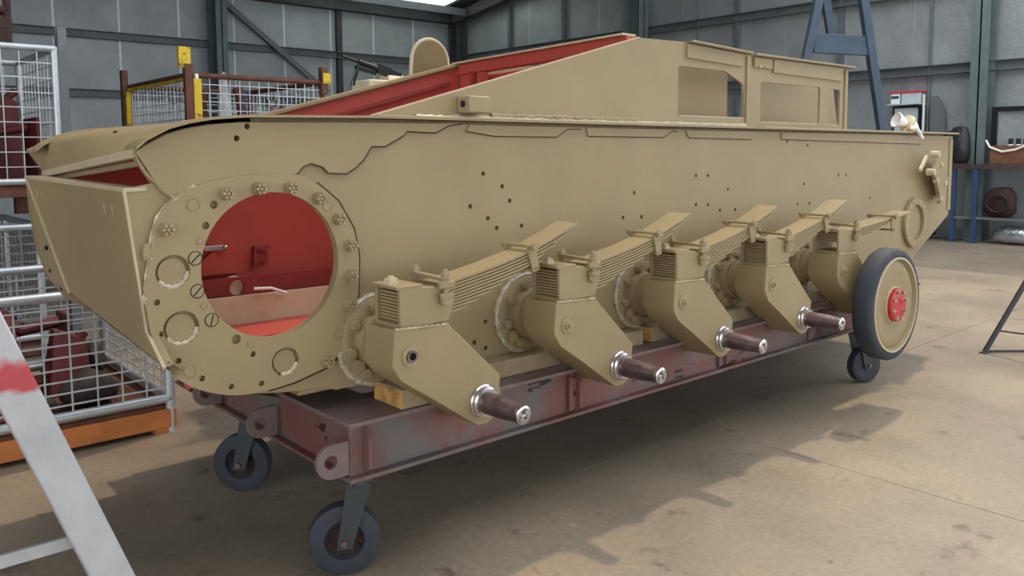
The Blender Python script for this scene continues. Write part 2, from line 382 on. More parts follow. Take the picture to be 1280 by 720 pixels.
# ================================================================== THE HULL
W = 1.07; DZ = 1.325; BZ = .54
hull = empty('armoured_hull', (3.0,.53,BZ))
tag(hull,'tan armoured vehicle hull with leaf springs and one road wheel, raised on a trolley','vehicle hull')
lipP = [h2(*p) for p in ((165,187),(178,176),(205,162),(230,155),(260,150),(300,147.3),(345,147.5))]+[(1.3,DZ),(2.2,DZ),(3.26,DZ),(5.56,DZ)]
housP = [h2(*p,-.015) for p in ((214,249),(243,233),(285,222),(327,217.5),(368,217.5),(397.5,231),(422.5,254),(441,287.5),(448,321),(447.5,367),(439,408),(418,450),(406,459),(368,477),(335,487.5),(297.5,494),(260,490),(227,477),(206,454),(191,425),(183,387.5),(181,362.5),(187,321),(193,281))]
HC = (.972, .925); HR = .196
holes_px = [(604,217),(628,233),(588,258),(610,273),(621,285),(652,282),(637,251),(779,272),(802,271),(793,241),(870,219.5),(885,219.5),(910,236.5),(870,256),(885,256),(900,263),(919,262),(984,177),(1009.5,181.6),(1005,230),(1048,219),(1057.5,219),(997,255),(1012,254),(1087,247),(627,371),(607,402),(593,428),(607,435),(626,422),(782,339),(781,385),(307,158),(294,173)]
def smooth_closed(P, n=3):
    out = []; N = len(P)
    for i in range(N):
        p0,p1,p2,p3 = P[i-1],P[i],P[(i+1)%N],P[(i+2)%N]
        for k in range(n):
            t = k/n
            out.append(tuple(.5*((2*p1[j])+(-p0[j]+p2[j])*t+(2*p0[j]-5*p1[j]+4*p2[j]-p3[j])*t*t+(-p0[j]+3*p1[j]-3*p2[j]+p3[j])*t**3) for j in (0,1)))
    return out
housS = smooth_closed(housP)
def side_outline():
    # nose corner, slanted front edge, lip curve, rear, underside, then round the front of the drive housing
    o = [(.606,1.14), h2(190,229)] + [(a,c-.011) for a,c in lipP]  # plate cut low so a gap draws the shadow line under the lip
    o += [(5.55,1.31),(5.53,.82),(5.13,.635),(4.94,BZ),(2.6,BZ),(1.16,BZ)]
    low = [h2(*p) for p in ((406,484),(368,489),(335,491.5),(297.5,491.5),(262,487),(230,475),(209,453))]
    return o+low+[(.652,.74)]
hol = [circ(HC[0],HC[1],HR+.004,56)] + [circ(*h2(*p), .0085, 8) for p in holes_px]
yplate(B(), side_outline(), hol, 0, .018).build('side_plate','tan',hull)
# far side plate: tan outside, red primer inside
fo = [p for p in side_outline()]
FARLOW = [hp(*p,W) for p in ((37,262),(46,312),(60,347),(82,373),(115,388),(150,416),(186,444))]
k_ = fo.index((1.16,BZ)); fo = [(.606,1.15)]+fo[1:k_]+[(1.10,BZ)]+[(p.x,p.z) for p in FARLOW][::-1]
yplate(B(), fo, [circ(HC[0],HC[1],HR+.004,40)], W-.004, .018).build('side_plate','tan',hull)['label'] = 'far side plate of the hull'
inner = [p for p in fo if p[1] < 1.30 and p[0] > .7]
yplate(B(), [(.86,.68),(1.02,.60),(1.12,.555),(4.9,.555),(5.4,.85),(5.45,1.29),(.80,1.29),(.72,1.16),(.80,.80)], [], W-.012, .006).build('inner_lining','red',hull)
# inner face of the near side in red primer too (seen from the opposite side and through the nose)
yplate(B(), [(.70,.74),(.74,.62),(1.2,.55),(4.9,.55),(5.4,.85),(5.45,1.29),(.80,1.29),(.70,1.16)], [circ(HC[0],HC[1],HR+.012,40)], .019, .005).build('inner_lining','red',hull)
# upper strip of side armour standing proud above a ragged cut line
seam = [h2(*p) for p in ((370,217),(377,208),(387,204),(402,209),(408,216),(431,217),(443,209),(453,199),(462,183),(479,183),(503,169),(506,164),(542,166),(559,157),(575,154.5))]
front = [h2(168,190), h2(193,228), h2(214,249), h2(243,234), h2(285,223.5), h2(327,219)]
top = [(p[0], p[1]-.013) for p in lipP[1:7]]
ol = front+seam+top[::-1]
yplate(B(), ol, [circ(*h2(*p), .0085, 8) for p in ((307,158),(294,173))], -.010, .0095).build('upper_side_plate','tan',hull)
B().tube([V((a,-.0095,c-.001)) for a,c in seam],.0022,5).build('crack_line','crack',hull)
B().tube([V((a,-.0095,c-.001)) for a,c in front[2:]+seam[:1]],.0018,5).build('crack_line','crack',hull)
for P in (((585,151.5),(582,164),(617,170),(695,171),(708,161),(726,161),(730,154)), ((732,154),(734,170),(828,171.5),(838,164),(846,164),(850,157)), ((856,157),(860,172),(938,174),(938,159.5)), ((976,160.5),(976,174),(1150,180),(1150,167))):
    yplate(B(), [(a,min(b,DZ-.013)) for a,b in (h2(*p) for p in P)], [], -.006, .0055).build('edge_strip','tan',hull)
    B().tube([V((a,-.0055,c-.001)) for a,c in (h2(*p) for p in P[1:-1])],.0017,5).build('crack_line','crack',hull)
B().box((.95,.050,1.285),(5.53,.058,DZ)).build('lip_shadow_backing','tan',hull)  # strip added behind the lip gap to keep its shadow line dark
B().box((.95,W-.058,1.285),(5.53,W-.05,DZ)).build('lip_shadow_backing','tan',hull)
# weld beads
def bead(pts, r, m='weld', y=-.004, nm='weld_bead', seed=0):
    rd = random.Random(seed); P = []; R = []
    for i in range(len(pts)-1):
        a = V((pts[i][0],y,pts[i][1])); b2 = V((pts[i+1][0],y,pts[i+1][1])); n = max(2,int((b2-a).length/.012))
        for k in range(n):
            P.append(a.lerp(b2,k/n)+V((rd.uniform(-1,1)*.0015,0,rd.uniform(-1,1)*.0015))); R.append(r*rd.uniform(.75,1.2))
    return B().tube(P, R, 6).build(nm, m, hull)
bead([h2(*p) for p in ((243,234),(216,249),(207,258),(196,272),(191,290),(189,310),(186,330),(182,360),(181,385))], .009, y=-.008, seed=1)
bead([h2(*p) for p in ((206,300),(184,303),(182,318),(184,332))][1:], .013, m='tanr', y=-.006, seed=4)
bead([(1.45,1.334),(1.9,1.335),(2.4,1.336),(2.75,1.337),(3.24,1.339)], .008, y=-.004, seed=2)
bead([(1.75,1.345),(2.1,1.348),(2.5,1.347)], .008, m='tanr', y=-.002, seed=5)
bead([h2(*p) for p in ((165,187),(180,215),(193,228),(214,249))], .004, m='tanr', y=-.005, seed=3)
bead([h2(*p) for p in ((185,195),(215,182),(250,172),(280,165),(330,163),(440,163))], .003, m='tanr', y=-.006, seed=6)
# fender lip along the top of both sides
def lip(y0, y1, label=None):
    b = B(); P = lipP
    for i in range(len(P)-1):
        (xa,za),(xb,zb) = P[i],P[i+1]; t = .007
        b.hexa([V((xa,y0,za)),V((xa,y1,za)),V((xa,y1,za+t)),V((xa,y0,za+t))],[V((xb,y0,zb)),V((xb,y1,zb)),V((xb,y1,zb+t)),V((xb,y0,zb+t))])
    o = b.build('deck_lip','tan',hull,smooth=50); return o
lip(-.036,.06); lip(W-.06,W+.036)
B().box((1.3,-.037,DZ+.0072),(3.24,-.012,DZ+.010)).build('lip_edge','tanl',hull)
B().box((3.34,-.037,DZ+.0072),(5.55,-.012,DZ+.010)).build('lip_edge','tanl',hull)
# drive housing
hh = []
dk = [((267,256),.011),((257,282),.010),((196,378),.008),((201.7,417.5),.007),((222.5,451),.008),((252.5,473),.008),((289,483),.008),((326.7,479),.008),((316,442.5),.008),((295,424),.013)]
big = [((216,340),.043),((226.7,410.4),.045),((356.7,452),.040)]
hh = [circ(HC[0],HC[1],HR,64)]+[circ(*h2(*p,-.015),r,12) for p,r in dk]+[circ(*h2(*p,-.015),r,28) for p,r in big]
housing = yplate(B(), housS, hh, -.017, .017).build('drive_housing','tan',hull)
for i,(p,r) in enumerate(big):
    x_,z_ = h2(*p,-.015)
    B().lathe([(0,r*.8),(.004,r*.8),(.004,.001)],(x_,-.004,z_),(0,-1,0),24).build('recess_plug','tan',housing)
    pts = [(x_+r*.93*math.cos(a), -.008, z_+r*.93*math.sin(a)) for a in [(-2.6+.16*k) if i!=2 else (-1.9+.14*k) for k in range(17 if i!=2 else 13)]]
    B().tube(pts,[.006+.003*((k*7)%3)/2 for k in range(len(pts))],6).build('weld_bead','weld',housing)
for (p,r) in (((241,256),.0175),((409,258),.015),((237,464),.018),((424.6,417),.016),((313,430),.009),((249.6,301.7),.009),((254.6,382),.009)):
    x_,z_ = h2(*p,-.017)
    B().ring((x_,-.0165,z_),(0,-1,0),r*.9,r,.002,20).build('plug_rim','tanr',housing)
    B().cyl((x_,-.016,z_),(x_,-.0185,z_),r*.86,r*.8,18).build('plug','tan',housing)
for (p,a) in (((244,323),.75),((246.7,364),.8),((264.6,400),1.3)):
    x_,z_ = h2(*p,-.017); r = .0165
    sc = B(); d = V((math.cos(a),0,math.sin(a))); 
    scr = B().cyl((x_,-.016,z_),(x_,-.0195,z_),r,r*.92,20).build('slotted_screw','tan',housing)
    sc.bar(V((x_,-.0195,z_))-d*r*.85, V((x_,-.0195,z_))+d*r*.85,.003,.0016,(0,1,0)); B().ring((x_,-.0165,z_),(0,-1,0),r*1.02,r*1.12,.0015,20).build('screw_groove','hole',housing)
    sc.build('screw_slot','hole',housing)
bolt0 = None
for p in ((209,287),(284,242),(325,236),(365,235),(400,248),(425,274),(439.6,307),(439.6,344.6),(438,382),(410,452.5)):
    q = hp(*p,-.03)
    if bolt0 is None:
        b = B().cyl((q.x,-.010,q.z),(q.x,-.032,q.z),.018,.0165,14)
        for k in range(6):      # castle nut crown
            a = k*PI/3; c = V((q.x+.0108*math.cos(a),-.039,q.z+.0108*math.sin(a))); b.cyl(c+V((0,.009,0)),c+V((0,-.005,0)),.0058,.005,6)
        b.cyl((q.x,-.030,q.z),(q.x,-.043,q.z),.006,.005,8)
        bolt0 = b.build('castle_nut','tanr',housing)
        bq = V((q.x,0,q.z))
    else: copy_at(bolt0, WL[bolt0.name]+V((q.x,0,q.z))-bq, housing)
# groove (joint) round the right of the housing
B().tube([V((a,-.0055,b)) for a,b in [h2(*p,-.006) for p in ((397,228),(424,251),(443,285),(450,320),(449,367),(441,409),(420,451),(408,461),(369,479),(336,489))]],.0015,6).build('joint_line','hole',housing)
# nose plate (leans back a little)
n0 = V((.606,0,1.14)); nn = V((1,0,.11)).normalized()
NP = [pp(*p,n0,nn) for p in ((33,221),(155,237),(184,415),(206,460),(88,367))]
b = B(); th = V((.022,0,.004)); n = len(NP)
b.add(NP+[p+th for p in NP],[tuple(range(n)),tuple(range(2*n-1,n-1,-1))]+[(i,i+n,(i+1)%n+n,(i+1)%n) for i in range(n)])
b.build('nose_plate','tan',hull,smooth=0,bevel=.003)
B().hexa([NP[0]+V((-.002,.004,-.006)),NP[1]+V((-.002,-.004,-.006)),NP[1]+V((.05,-.004,-.004)),NP[0]+V((.05,.004,-.004))],[NP[0]+V((-.002,.004,.004)),NP[1]+V((-.002,-.004,.004)),NP[1]+V((.05,-.004,.004)),NP[0]+V((.05,.004,.004))]).build('nose_top_edge','tanl',hull)
B().tube([NP[1]+V((-.001,-.002,0)),NP[2]+V((-.001,-.002,0)),NP[3]+V((-.001,-.002,0))],.0045,6).build('nose_edge','tanl',hull)
B().tube([NP[0]+V((-.002,0,0)),NP[4]+V((-.002,0,0))],.0045,6).build('nose_edge','tanl',hull)
for q in ((48,243),(54,245),(132,260),(142,262)):
    c = pp(*q,n0,nn); B().bar(c+V((-.003,.004,.012)),c+V((-.003,-.004,-.012)),.004,.004).build('weld_spot','tanl',hull)
# far chamfer strip between nose plate and far housing
far = [hp(*p,W+.02) for p in ((33,221),(37,262),(46,312),(60,347),(82,373),(115,388))]
inn = [NP[0], NP[0].lerp(NP[4],.3), NP[0].lerp(NP[4],.62), NP[0].lerp(NP[4],.85), NP[4], pp(118,388,n0,nn)]
b = B(); vs = far+inn; vs2 = [p+V((.015,0,0)) for p in vs]; k = len(far)
fs = [(i,i+1,i+1+k,i+k) for i in range(k-1)]
b.add(vs+vs2, fs+[tuple(j+2*k for j in reversed(f)) for f in fs])
st = b.build('nose_chamfer','tan',hull,smooth=0)
for p in ((58,310),(63,338),(77,360)):
    c = pp(*p,far[3],(inn[3]-far[3]).cross(far[2]-far[3])); B().icos(c,(.006,.009,.009),1).build('rivet_hole','hole',hull)
# far drive housing
B().ring((HC[0],W+.012,HC[1]),(0,1,0),HR,HR+.06,.014,48).build('drive_housing','tan',hull)
# nose underside and belly
NL = [NP[3], hp(230,474,.01), hp(262,486,.01), hp(300,489,.01), V((1.0,.01,BZ+.005))]
FL = [NP[4], hp(115,388,W), hp(150,416,W), hp(186,444,W), V((1.10,W,BZ+.005))]
b = B(); k = len(NL); vs = NL+FL; up_ = V((.012,0,.012))
b.add(vs+[p+up_ for p in vs], [(i,i+1,i+1+k,i+k) for i in range(k-1)]+[(i+k+2*k,i+1+k+2*k,i+1+2*k,i+2*k) for i in range(k-1)])
b.build('nose_underside','tan',hull,smooth=40)
B().box((1.05,.018,BZ),(4.94,W,BZ+.012)).build('belly_plate','tan',hull)
B().box((1.1,.03,BZ+.0125),(4.9,W-.03,BZ+.018)).build('inner_floor','red',hull)
# tail plates
B().hexa([V((4.94,.018,BZ)),V((5.13,.018,.635)),V((5.13,W,.635)),V((4.94,W,BZ))],[V((4.94,.018,BZ+.012)),V((5.12,.018,.647)),V((5.12,W,.647)),V((4.94,W,BZ+.012))]).build('tail_plate','tan',hull)
B().hexa([V((5.13,.018,.635)),V((5.53,.018,.82)),V((5.53,W,.82)),V((5.13,W,.635))],[V((5.12,.018,.647)),V((5.52,.018,.832)),V((5.52,W,.832)),V((5.12,W,.647))]).build('tail_plate','tan',hull)
B().hexa([V((5.515,.018,.82)),V((5.53,.018,.82)),V((5.53,W,.82)),V((5.515,W,.82))],[V((5.535,.018,1.32)),V((5.55,.018,1.32)),V((5.55,W,1.32)),V((5.535,W,1.32))]).build('tail_plate','tan',hull)
# glacis: curved sheet between the two lips, cut away in front
NC = [(.635,1.238),(.70,1.281),(.76,1.299),(.815,1.310),(.9,1.318),(1.0,1.322),(1.28,1.325)]
FC = [(.661,1.172),(.668,1.262),(.705,1.286),(.76,1.301),(.83,1.313),(1.0,1.322),(1.28,1.325)]
b = B(); ny = 10; vs = []; fs = []
for j in range(ny+1):
    t = j/ny
    for (xa,za),(xb,zb) in zip(NC,FC): vs.append(V((xa+(xb-xa)*t,.02+(W-.02)*t,za+(zb-za)*t)))
k = len(NC)
for j in range(ny):
    for i in range(k-1): fs.append((j*k+i,j*k+i+1,(j+1)*k+i+1,(j+1)*k+i))
N = len(vs); b.add(vs+[p-V((0,0,.012)) for p in vs], fs+[tuple(x+N for x in reversed(f)) for f in fs])
b.build('glacis_plate','tan',hull,smooth=60)
B().bar((.642,.0,1.226),(.668,W,1.160),.03,.022).build('glacis_front_bar','tanl',hull,bevel=.003)
B().bar((.66,.0,1.204),(.685,W,1.142),.02,.016).build('glacis_front_bar','tan',hull,bevel=.003)
B().add([V((.616,W+.012,1.243)),V((.661,W+.012,1.17)),V((.75,W+.012,1.17)),V((.75,W+.012,1.30)),V((.616,W+.03,1.243)),V((.661,W+.03,1.17)),V((.75,W+.03,1.17)),V((.75,W+.03,1.30))],[(0,1,2,3),(7,6,5,4),(0,4,5,1),(1,5,6,2),(2,6,7,3),(3,7,4,0)]).build('fender_tip','tan',hull)
B().bar((.70,.62,1.24),(.73,.58,1.272),.006,.006).build('weld_spot','tanl',hull)
for q in ((.72,.45,1.288),(.70,.55,1.273)): B().icos(q,(.007,.007,.005),1).build('rivet_hole','hole',hull)
# inside the drive bay, seen through the hole
yplate(B(),[(1.02,.56),(2.4,.56),(2.4,.745),(1.12,.75),(1.05,.735),(1.02,.72)],[circ(1.285,.708,.030,24)],.98,.012).build('inner_sill','redd',hull)
yplate(B(),[(1.06,.565),(2.4,.565),(2.4,.672),(1.06,.680)],[],.955,.012).build('inner_strip','cream',hull)
B().box((1.08,.70,BZ+.012),(2.3,.95,BZ+.03)).build('inner_floor_strip','red',hull)
B().cyl((1.29,1.0,.705),(1.29,1.03,.705),.045,.045,20).build('inner_boss','cream',hull)
br = B().box((1.165,1.035,.853),(1.275,1.047,.872)).build('bolted_strap','galv',hull,bevel=.002)
for xx in (1.175,1.265): B().icos((xx,1.032,.8625),(.011,.008,.011),2).build('bolt_head','steel',br)
B().add([V((1.10,1.03,.76)),V((1.32,1.03,.76)),V((1.215,1.03,.85)),V((1.10,1.055,.76)),V((1.32,1.055,.76)),V((1.215,1.055,.85))],[(0,1,2),(5,4,3),(0,3,4,1),(1,4,5,2),(2,5,3,0)]).build('gusset','red',hull)
B().box((1.38,1.035,.78),(1.395,1.05,.855)).box((1.38,1.03,.845),(1.45,1.05,.857)).box((1.40,1.045,.79),(1.445,1.052,.83)).build('inner_bracket','redd',hull)
B().tube([V((1.33,.93,.705)),V((1.40,.93,.70)),V((1.47,.94,.672))],.006).build('thin_rod','white',hull)
# ---- superstructure
WIN1 = [h2(*p) for p in ((849,82),(907,88.5),(930,105),(932,148),(848,145))]
WIN2 = [h2(*p) for p in ((952,102),(1026.5,109),(1025,155.5),(951,153))]
WIN3 = [h2(*p) for p in ((1036.6,111),(1051,112.5),(1050,157.5),(1036,156))]
def rounded(P, r=.012, n=3):
    out = []; N = len(P)
    for i in range(N):
        p = V((*P[i],0)); a = (V((*P[i-1],0))-p).normalized(); c = (V((*P[(i+1)%N],0))-p).normalized()
        for k in range(n+1):
            t = k/n; q = (p+a*r)*(1-t)**2+p*2*t*(1-t)+(p+c*r)*t*t; out.append((q.x,q.y))
    return out
PA = [(1.30,DZ+.006),(2.505,1.663),(2.79,1.671),(3.245,1.655),(3.245,DZ+.008)]
PB = [(3.25,DZ+.008),(3.25,1.652),(4.165,1.652),(4.18,DZ+.008)]
for yf in (0.004, W-.018):
    yplate(B(), PA, [rounded(WIN1)], yf, .012).build('cab_side_plate','tan',hull)
    yplate(B(), PB, [rounded(WIN2),rounded(WIN3)], yf, .012).build('cab_side_plate','tan',hull)
yplate(B(), [(1.33,DZ+.008),(2.43,1.628),(2.43,DZ+.008)], [], W-.024, .005).build('inner_lining','red',hull)
# pale cut edge and capping strip of the far plate
B().bar((1.30,W-.012,DZ+.012),(2.42,W-.012,1.641),.075,.012).build('capping_strip','tan',hull)
B().bar((1.30,.010,DZ+.008),(2.505,.010,1.6645),.014,.004).build('cut_edge','tanl',hull)
# frame of window openings: thin bottom ledges
for P_ in (WIN1,WIN2,WIN3):
    a, c = P_[-1], P_[-2]; B().bar((a[0]+.01,.012,a[1]+.002),(c[0]-.01,.012,c[1]+.002),.018,.004).build('window_ledge','tanl',hull)
B().box((3.235,-.004,DZ+.02),(3.262,.004,1.645)).build('joint_strip','tan',hull,bevel=.002)
B().box((4.135,-.003,DZ+.01),(4.165,.004,1.64)).build('joint_strip','tan',hull,bevel=.002)
def top_lip(xa, za, xb, zb):
    b = B(); y0,y1 = -.028,.05; t=.006
    b.hexa([V((xa,y0,za)),V((xb,y0,zb)),V((xb,y1,zb)),V((xa,y1,za))],[V((xa,y0,za+t)),V((xb,y0,zb+t)),V((xb,y1,zb+t)),V((xa,y1,za+t))]); b.build('cab_top_lip','tan',hull)
    B().bar((xa,y0,za+t+.001),(xb,y0,zb+t+.001),.006,.003).build('cut_edge','tanl',hull)
top_lip(2.80,1.668,3.245,1.653); top_lip(3.27,1.65,4.19,1.65)
B().hexa([V((2.80,-.006,1.608)),V((3.2,-.006,1.596)),V((3.2,.004,1.596)),V((2.80,.004,1.608))],[V((2.80,-.006,1.664)),V((3.2,-.006,1.65)),V((3.2,.004,1.65)),V((2.80,.004,1.664))]).build('stiffening_strip','tan',hull)
B().hexa([V((3.45,-.006,1.586)),V((4.10,-.006,1.58)),V((4.10,.004,1.58)),V((3.45,.004,1.586))],[V((3.45,-.006,1.645)),V((4.10,-.006,1.645)),V((4.10,.004,1.645)),V((3.45,.004,1.645))]).build('stiffening_strip','tan',hull)
B().box((3.29,-.006,1.60),(3.44,.004,1.645)).build('corner_patch','tan',hull,bevel=.002)
for xx in (3.33,3.38): B().icos((xx,-.008,1.606),(.008,.006,.008),1).build('rivet','tanl',hull)
# inner stowage plates seen through the windows
e1 = hp(909,120,.30).x; 
yplate(B(),[(2.55,1.34),(e1,1.34),(e1,1.62),(2.55,1.62)],[],.30,.012).build('inner_plate','tan',hull)
e2a = hp(948,120,.30).x; e2b = hp(1046,140,.30).x
yplate(B(),[(e2a,1.34),(e2b+.02,1.34),(e2b-.06,1.62),(e2a,1.62)],[],.30,.012).build('inner_plate','tan',hull)
# transverse beams at the front of the cab
B().bar((2.47,.016,1.645),(2.44,W-.02,1.615),.05,.05).build('cross_beam','red',hull,bevel=.004)
B().bar((2.46,.016,1.672),(2.43,W-.02,1.644),.08,.008).build('cross_beam_cap','tanl',hull)
B().bar((2.50,.016,1.565),(2.48,W-.02,1.545),.05,.04).build('cross_beam','redd',hull,bevel=.004)
B().bar((2.54,.016,1.60),(2.54,W-.02,1.58),.05,.02).build('cross_beam','red',hull,bevel=.004)
B().box((2.43,W-.22,DZ),(2.45,W-.03,1.60)).build('cross_panel','red',hull)
B().box((2.415,W-.16,DZ),(2.435,W-.13,1.60)).build('panel_stiffener','redd',hull)
B().box((1.34,W-.034,1.325),(2.42,W-.024,1.34)).build('inner_rail','redd',hull)
B().bar((1.62,W-.04,1.345),(2.36,W-.04,1.552),.016,.014).build('inner_rail','redd',hull)
B().box((2.9,.35,1.44),(2.92,.95,1.5)).build('inner_shelf','cream',hull)
# bracket block on the sloping plate
q0 = h2(553,120,-.05); q1 = h2(575,141,-.05)
b = B().box((1.615,-.062,1.348),(1.70,.004,1.402)).build('lug_block','tan',hull,bevel=.005)
B().cyl((1.6145,-.030,1.377),(1.612,-.030,1.377),.011,.011,14).build('lug_hole','hole',b)
# standing rounded plate on the far side
RO = [(2.195,1.58),(2.40,1.58)]+[(2.3+.105*math.cos(a),1.65+.105*math.sin(a)) for a in [PI*k/12 for k in range(13)]]
yplate(B(),[(2.185,1.50),(2.41,1.50)]+RO[2:],[],W+.022,.014).build('rounded_hatch_plate','olive_shade',hull,bevel=.003)
b = B(); arc = [(2.185,1.50)]+[(x_,z_) for x_,z_ in RO[2:]][::-1]+[(2.41,1.50)]
b.tube([V((x_,W+.028,z_)) for x_,z_ in arc],.009).build('hatch_rim','tanl',hull)
# rear fittings
rp = [h2(*p,-.01) for p in ((1158,195),(1148,216),(1155,228),(1161,240),(1164,254),(1176,243),(1182,224),(1170,204))]
ta = math.radians(10)
rb = B().plate([((x_-5.43)/math.cos(ta), z_) for x_,z_ in rp],[],(5.43,-.008,0),(math.cos(ta),math.sin(ta),0),UZ,.022).build('tow_bracket','tan',hull,bevel=.003)
for p in ((1168,206),(1159,225),(1177,229),(1168,248)):
    q = hp(*p,-.03); yb = (q.x-5.43)*math.tan(ta)-.026; B().cyl((q.x,yb+.012,q.z),(q.x,yb-.014,q.z),.019,.016,6).build('bracket_bolt','tanl',rb)
for p in ((1158,193),(1149,215)):
    q = hp(*p,-.03); yb = (q.x-5.43)*math.tan(ta)-.03; B().cyl((q.x,yb+.03,q.z),(q.x,yb-.016,q.z),.022,.018,8).build('bracket_bolt','tanl',rb)
B().bar(hp(1158,196,-.088),hp(1150,213,-.108),.014,.02).build('bracket_rib','tanl',rb)
rg = B().ring((5.013,.0,.80),(0,-1,0),.105,.148,.022,40).build('idler_flange','tan',hull,bevel=.003)
B().cyl((5.013,-.001,.80),(5.013,-.004,.80),.104,.104,32).build('idler_face','tan',rg)
for k in range(12):
    a = k*PI/6+.2; B().cyl((5.013+.127*math.cos(a),-.018,.80+.127*math.sin(a)),(5.013+.127*math.cos(a),-.026,.80+.127*math.sin(a)),.008,.007,8).build('flange_bolt','tanl',rg)
B().box((5.50,-.006,.85),(5.548,.0,1.30)).build('rear_edge_strip','tan',hull,bevel=.002)

# ---- suspension unit (first one), then copied four times
PX0 = (1.30,.67)      # pivot on the hull side
def leaf_pack(topc, tip, ends, clamp, ang):
    # leaf spring
    def leafmesh(k, xend, y0=-.244, y1=-.146, t=.0066):
        dz = -k*.0092
        def ztop(x):
            for (xa,za),(xb,zb) in zip(topc,topc[1:]):
                if x <= xb+1e-6: return za+(zb-za)*(x-xa)/(xb-xa)
            return topc[-1][1]
        xs_ = [1.225+(xend-1.225)*i/16 for i in range(17)]; b = B()
        for xa,xb in zip(xs_,xs_[1:]):
            sa = dz*(1+.28*max(0,(xa-1.4))); sb = dz*(1+.28*max(0,(xb-1.4)))
            za,zb = ztop(xa)+sa, ztop(xb)+sb
            b.hexa([V((xa,y0,za-t)),V((xa,y1,za-t)),V((xa,y1,za)),V((xa,y0,za))],[V((xb,y0,zb-t)),V((xb,y1,zb-t)),V((xb,y1,zb)),V((xb,y0,zb))])
        return b
    ls = leafmesh(0,tip).build('leaf_spring','tan',hull,smooth=30)
    for k,xe in enumerate(ends): leafmesh(k+1,xe).build('leaf','tan',ls,smooth=30)
    # clamp round the spring
    cx, cz = clamp; d = V((math.cos(ang),0,math.sin(ang))); nrm = V((-d.z,0,d.x))
    cb = B(); cb.hexa([V((cx,-.252,cz))-nrm*.062-d*.013,V((cx,-.252,cz))-nrm*.062+d*.013,V((cx,-.138,cz))-nrm*.062+d*.013,V((cx,-.138,cz))-nrm*.062-d*.013],[V((cx,-.252,cz))-nrm*.056-d*.013,V((cx,-.252,cz))-nrm*.056+d*.013,V((cx,-.138,cz))-nrm*.056+d*.013,V((cx,-.138,cz))-nrm*.056-d*.013])
    for yy in (-.252,-.144):
        o_ = V((cx,yy,cz)); cb.hexa([o_-d*.018+nrm*.018,o_+d*.016+nrm*.018,o_+d*.016+nrm*.018+V((0,.006,0)),o_-d*.018+nrm*.018+V((0,.006,0))],[o_-d*.014-nrm*.068,o_+d*.014-nrm*.068,o_+d*.014-nrm*.068+V((0,.006,0)),o_-d*.014-nrm*.068+V((0,.006,0))])
    cb.build('spring_clamp','tan',ls)
    o_ = V((cx,-.266,cz))+nrm*.012; B().cyl(o_,o_+V((0,.136,0)),.006,.006,10).build('clamp_bolt','tan',ls)
    B().cyl(o_+V((0,-.006,0)),o_+V((0,.012,0)),.013,.013,6).build('clamp_nut','tan',ls)
    B().cyl(o_+V((0,.120,0)),o_+V((0,.142,0)),.015,.015,6).build('clamp_nut','tan',ls)
    # tie bar with two bolts over the spring at the seat
    B().hexa([V((1.345,-.275,.868)),V((1.375,-.275,.864)),V((1.375,-.115,.868)),V((1.345,-.115,.872))],[V((1.345,-.275,.879)),V((1.375,-.275,.875)),V((1.375,-.115,.879)),V((1.345,-.115,.883))]).build('tie_bar','tan',ls,bevel=.002)
    for yy in (-.268,-.122):
        B().cyl((1.36,yy,.800),(1.36,yy,.90),.008,.008,10).cyl((1.36,yy,.876),(1.36,yy,.892),.014,.014,6).build('tie_bolt','tanr',ls)
    B().cyl((1.36,-.270,.806),(1.36,-.270,.830),.018,.018,14).cyl((1.36,-.270,.828),(1.36,-.270,.836),.022,.022,14).build('tie_nut','tanr',ls)
    B().box((1.335,-.280,.848),(1.385,-.262,.868)).build('tie_block','tan',ls,bevel=.003)
    return ls
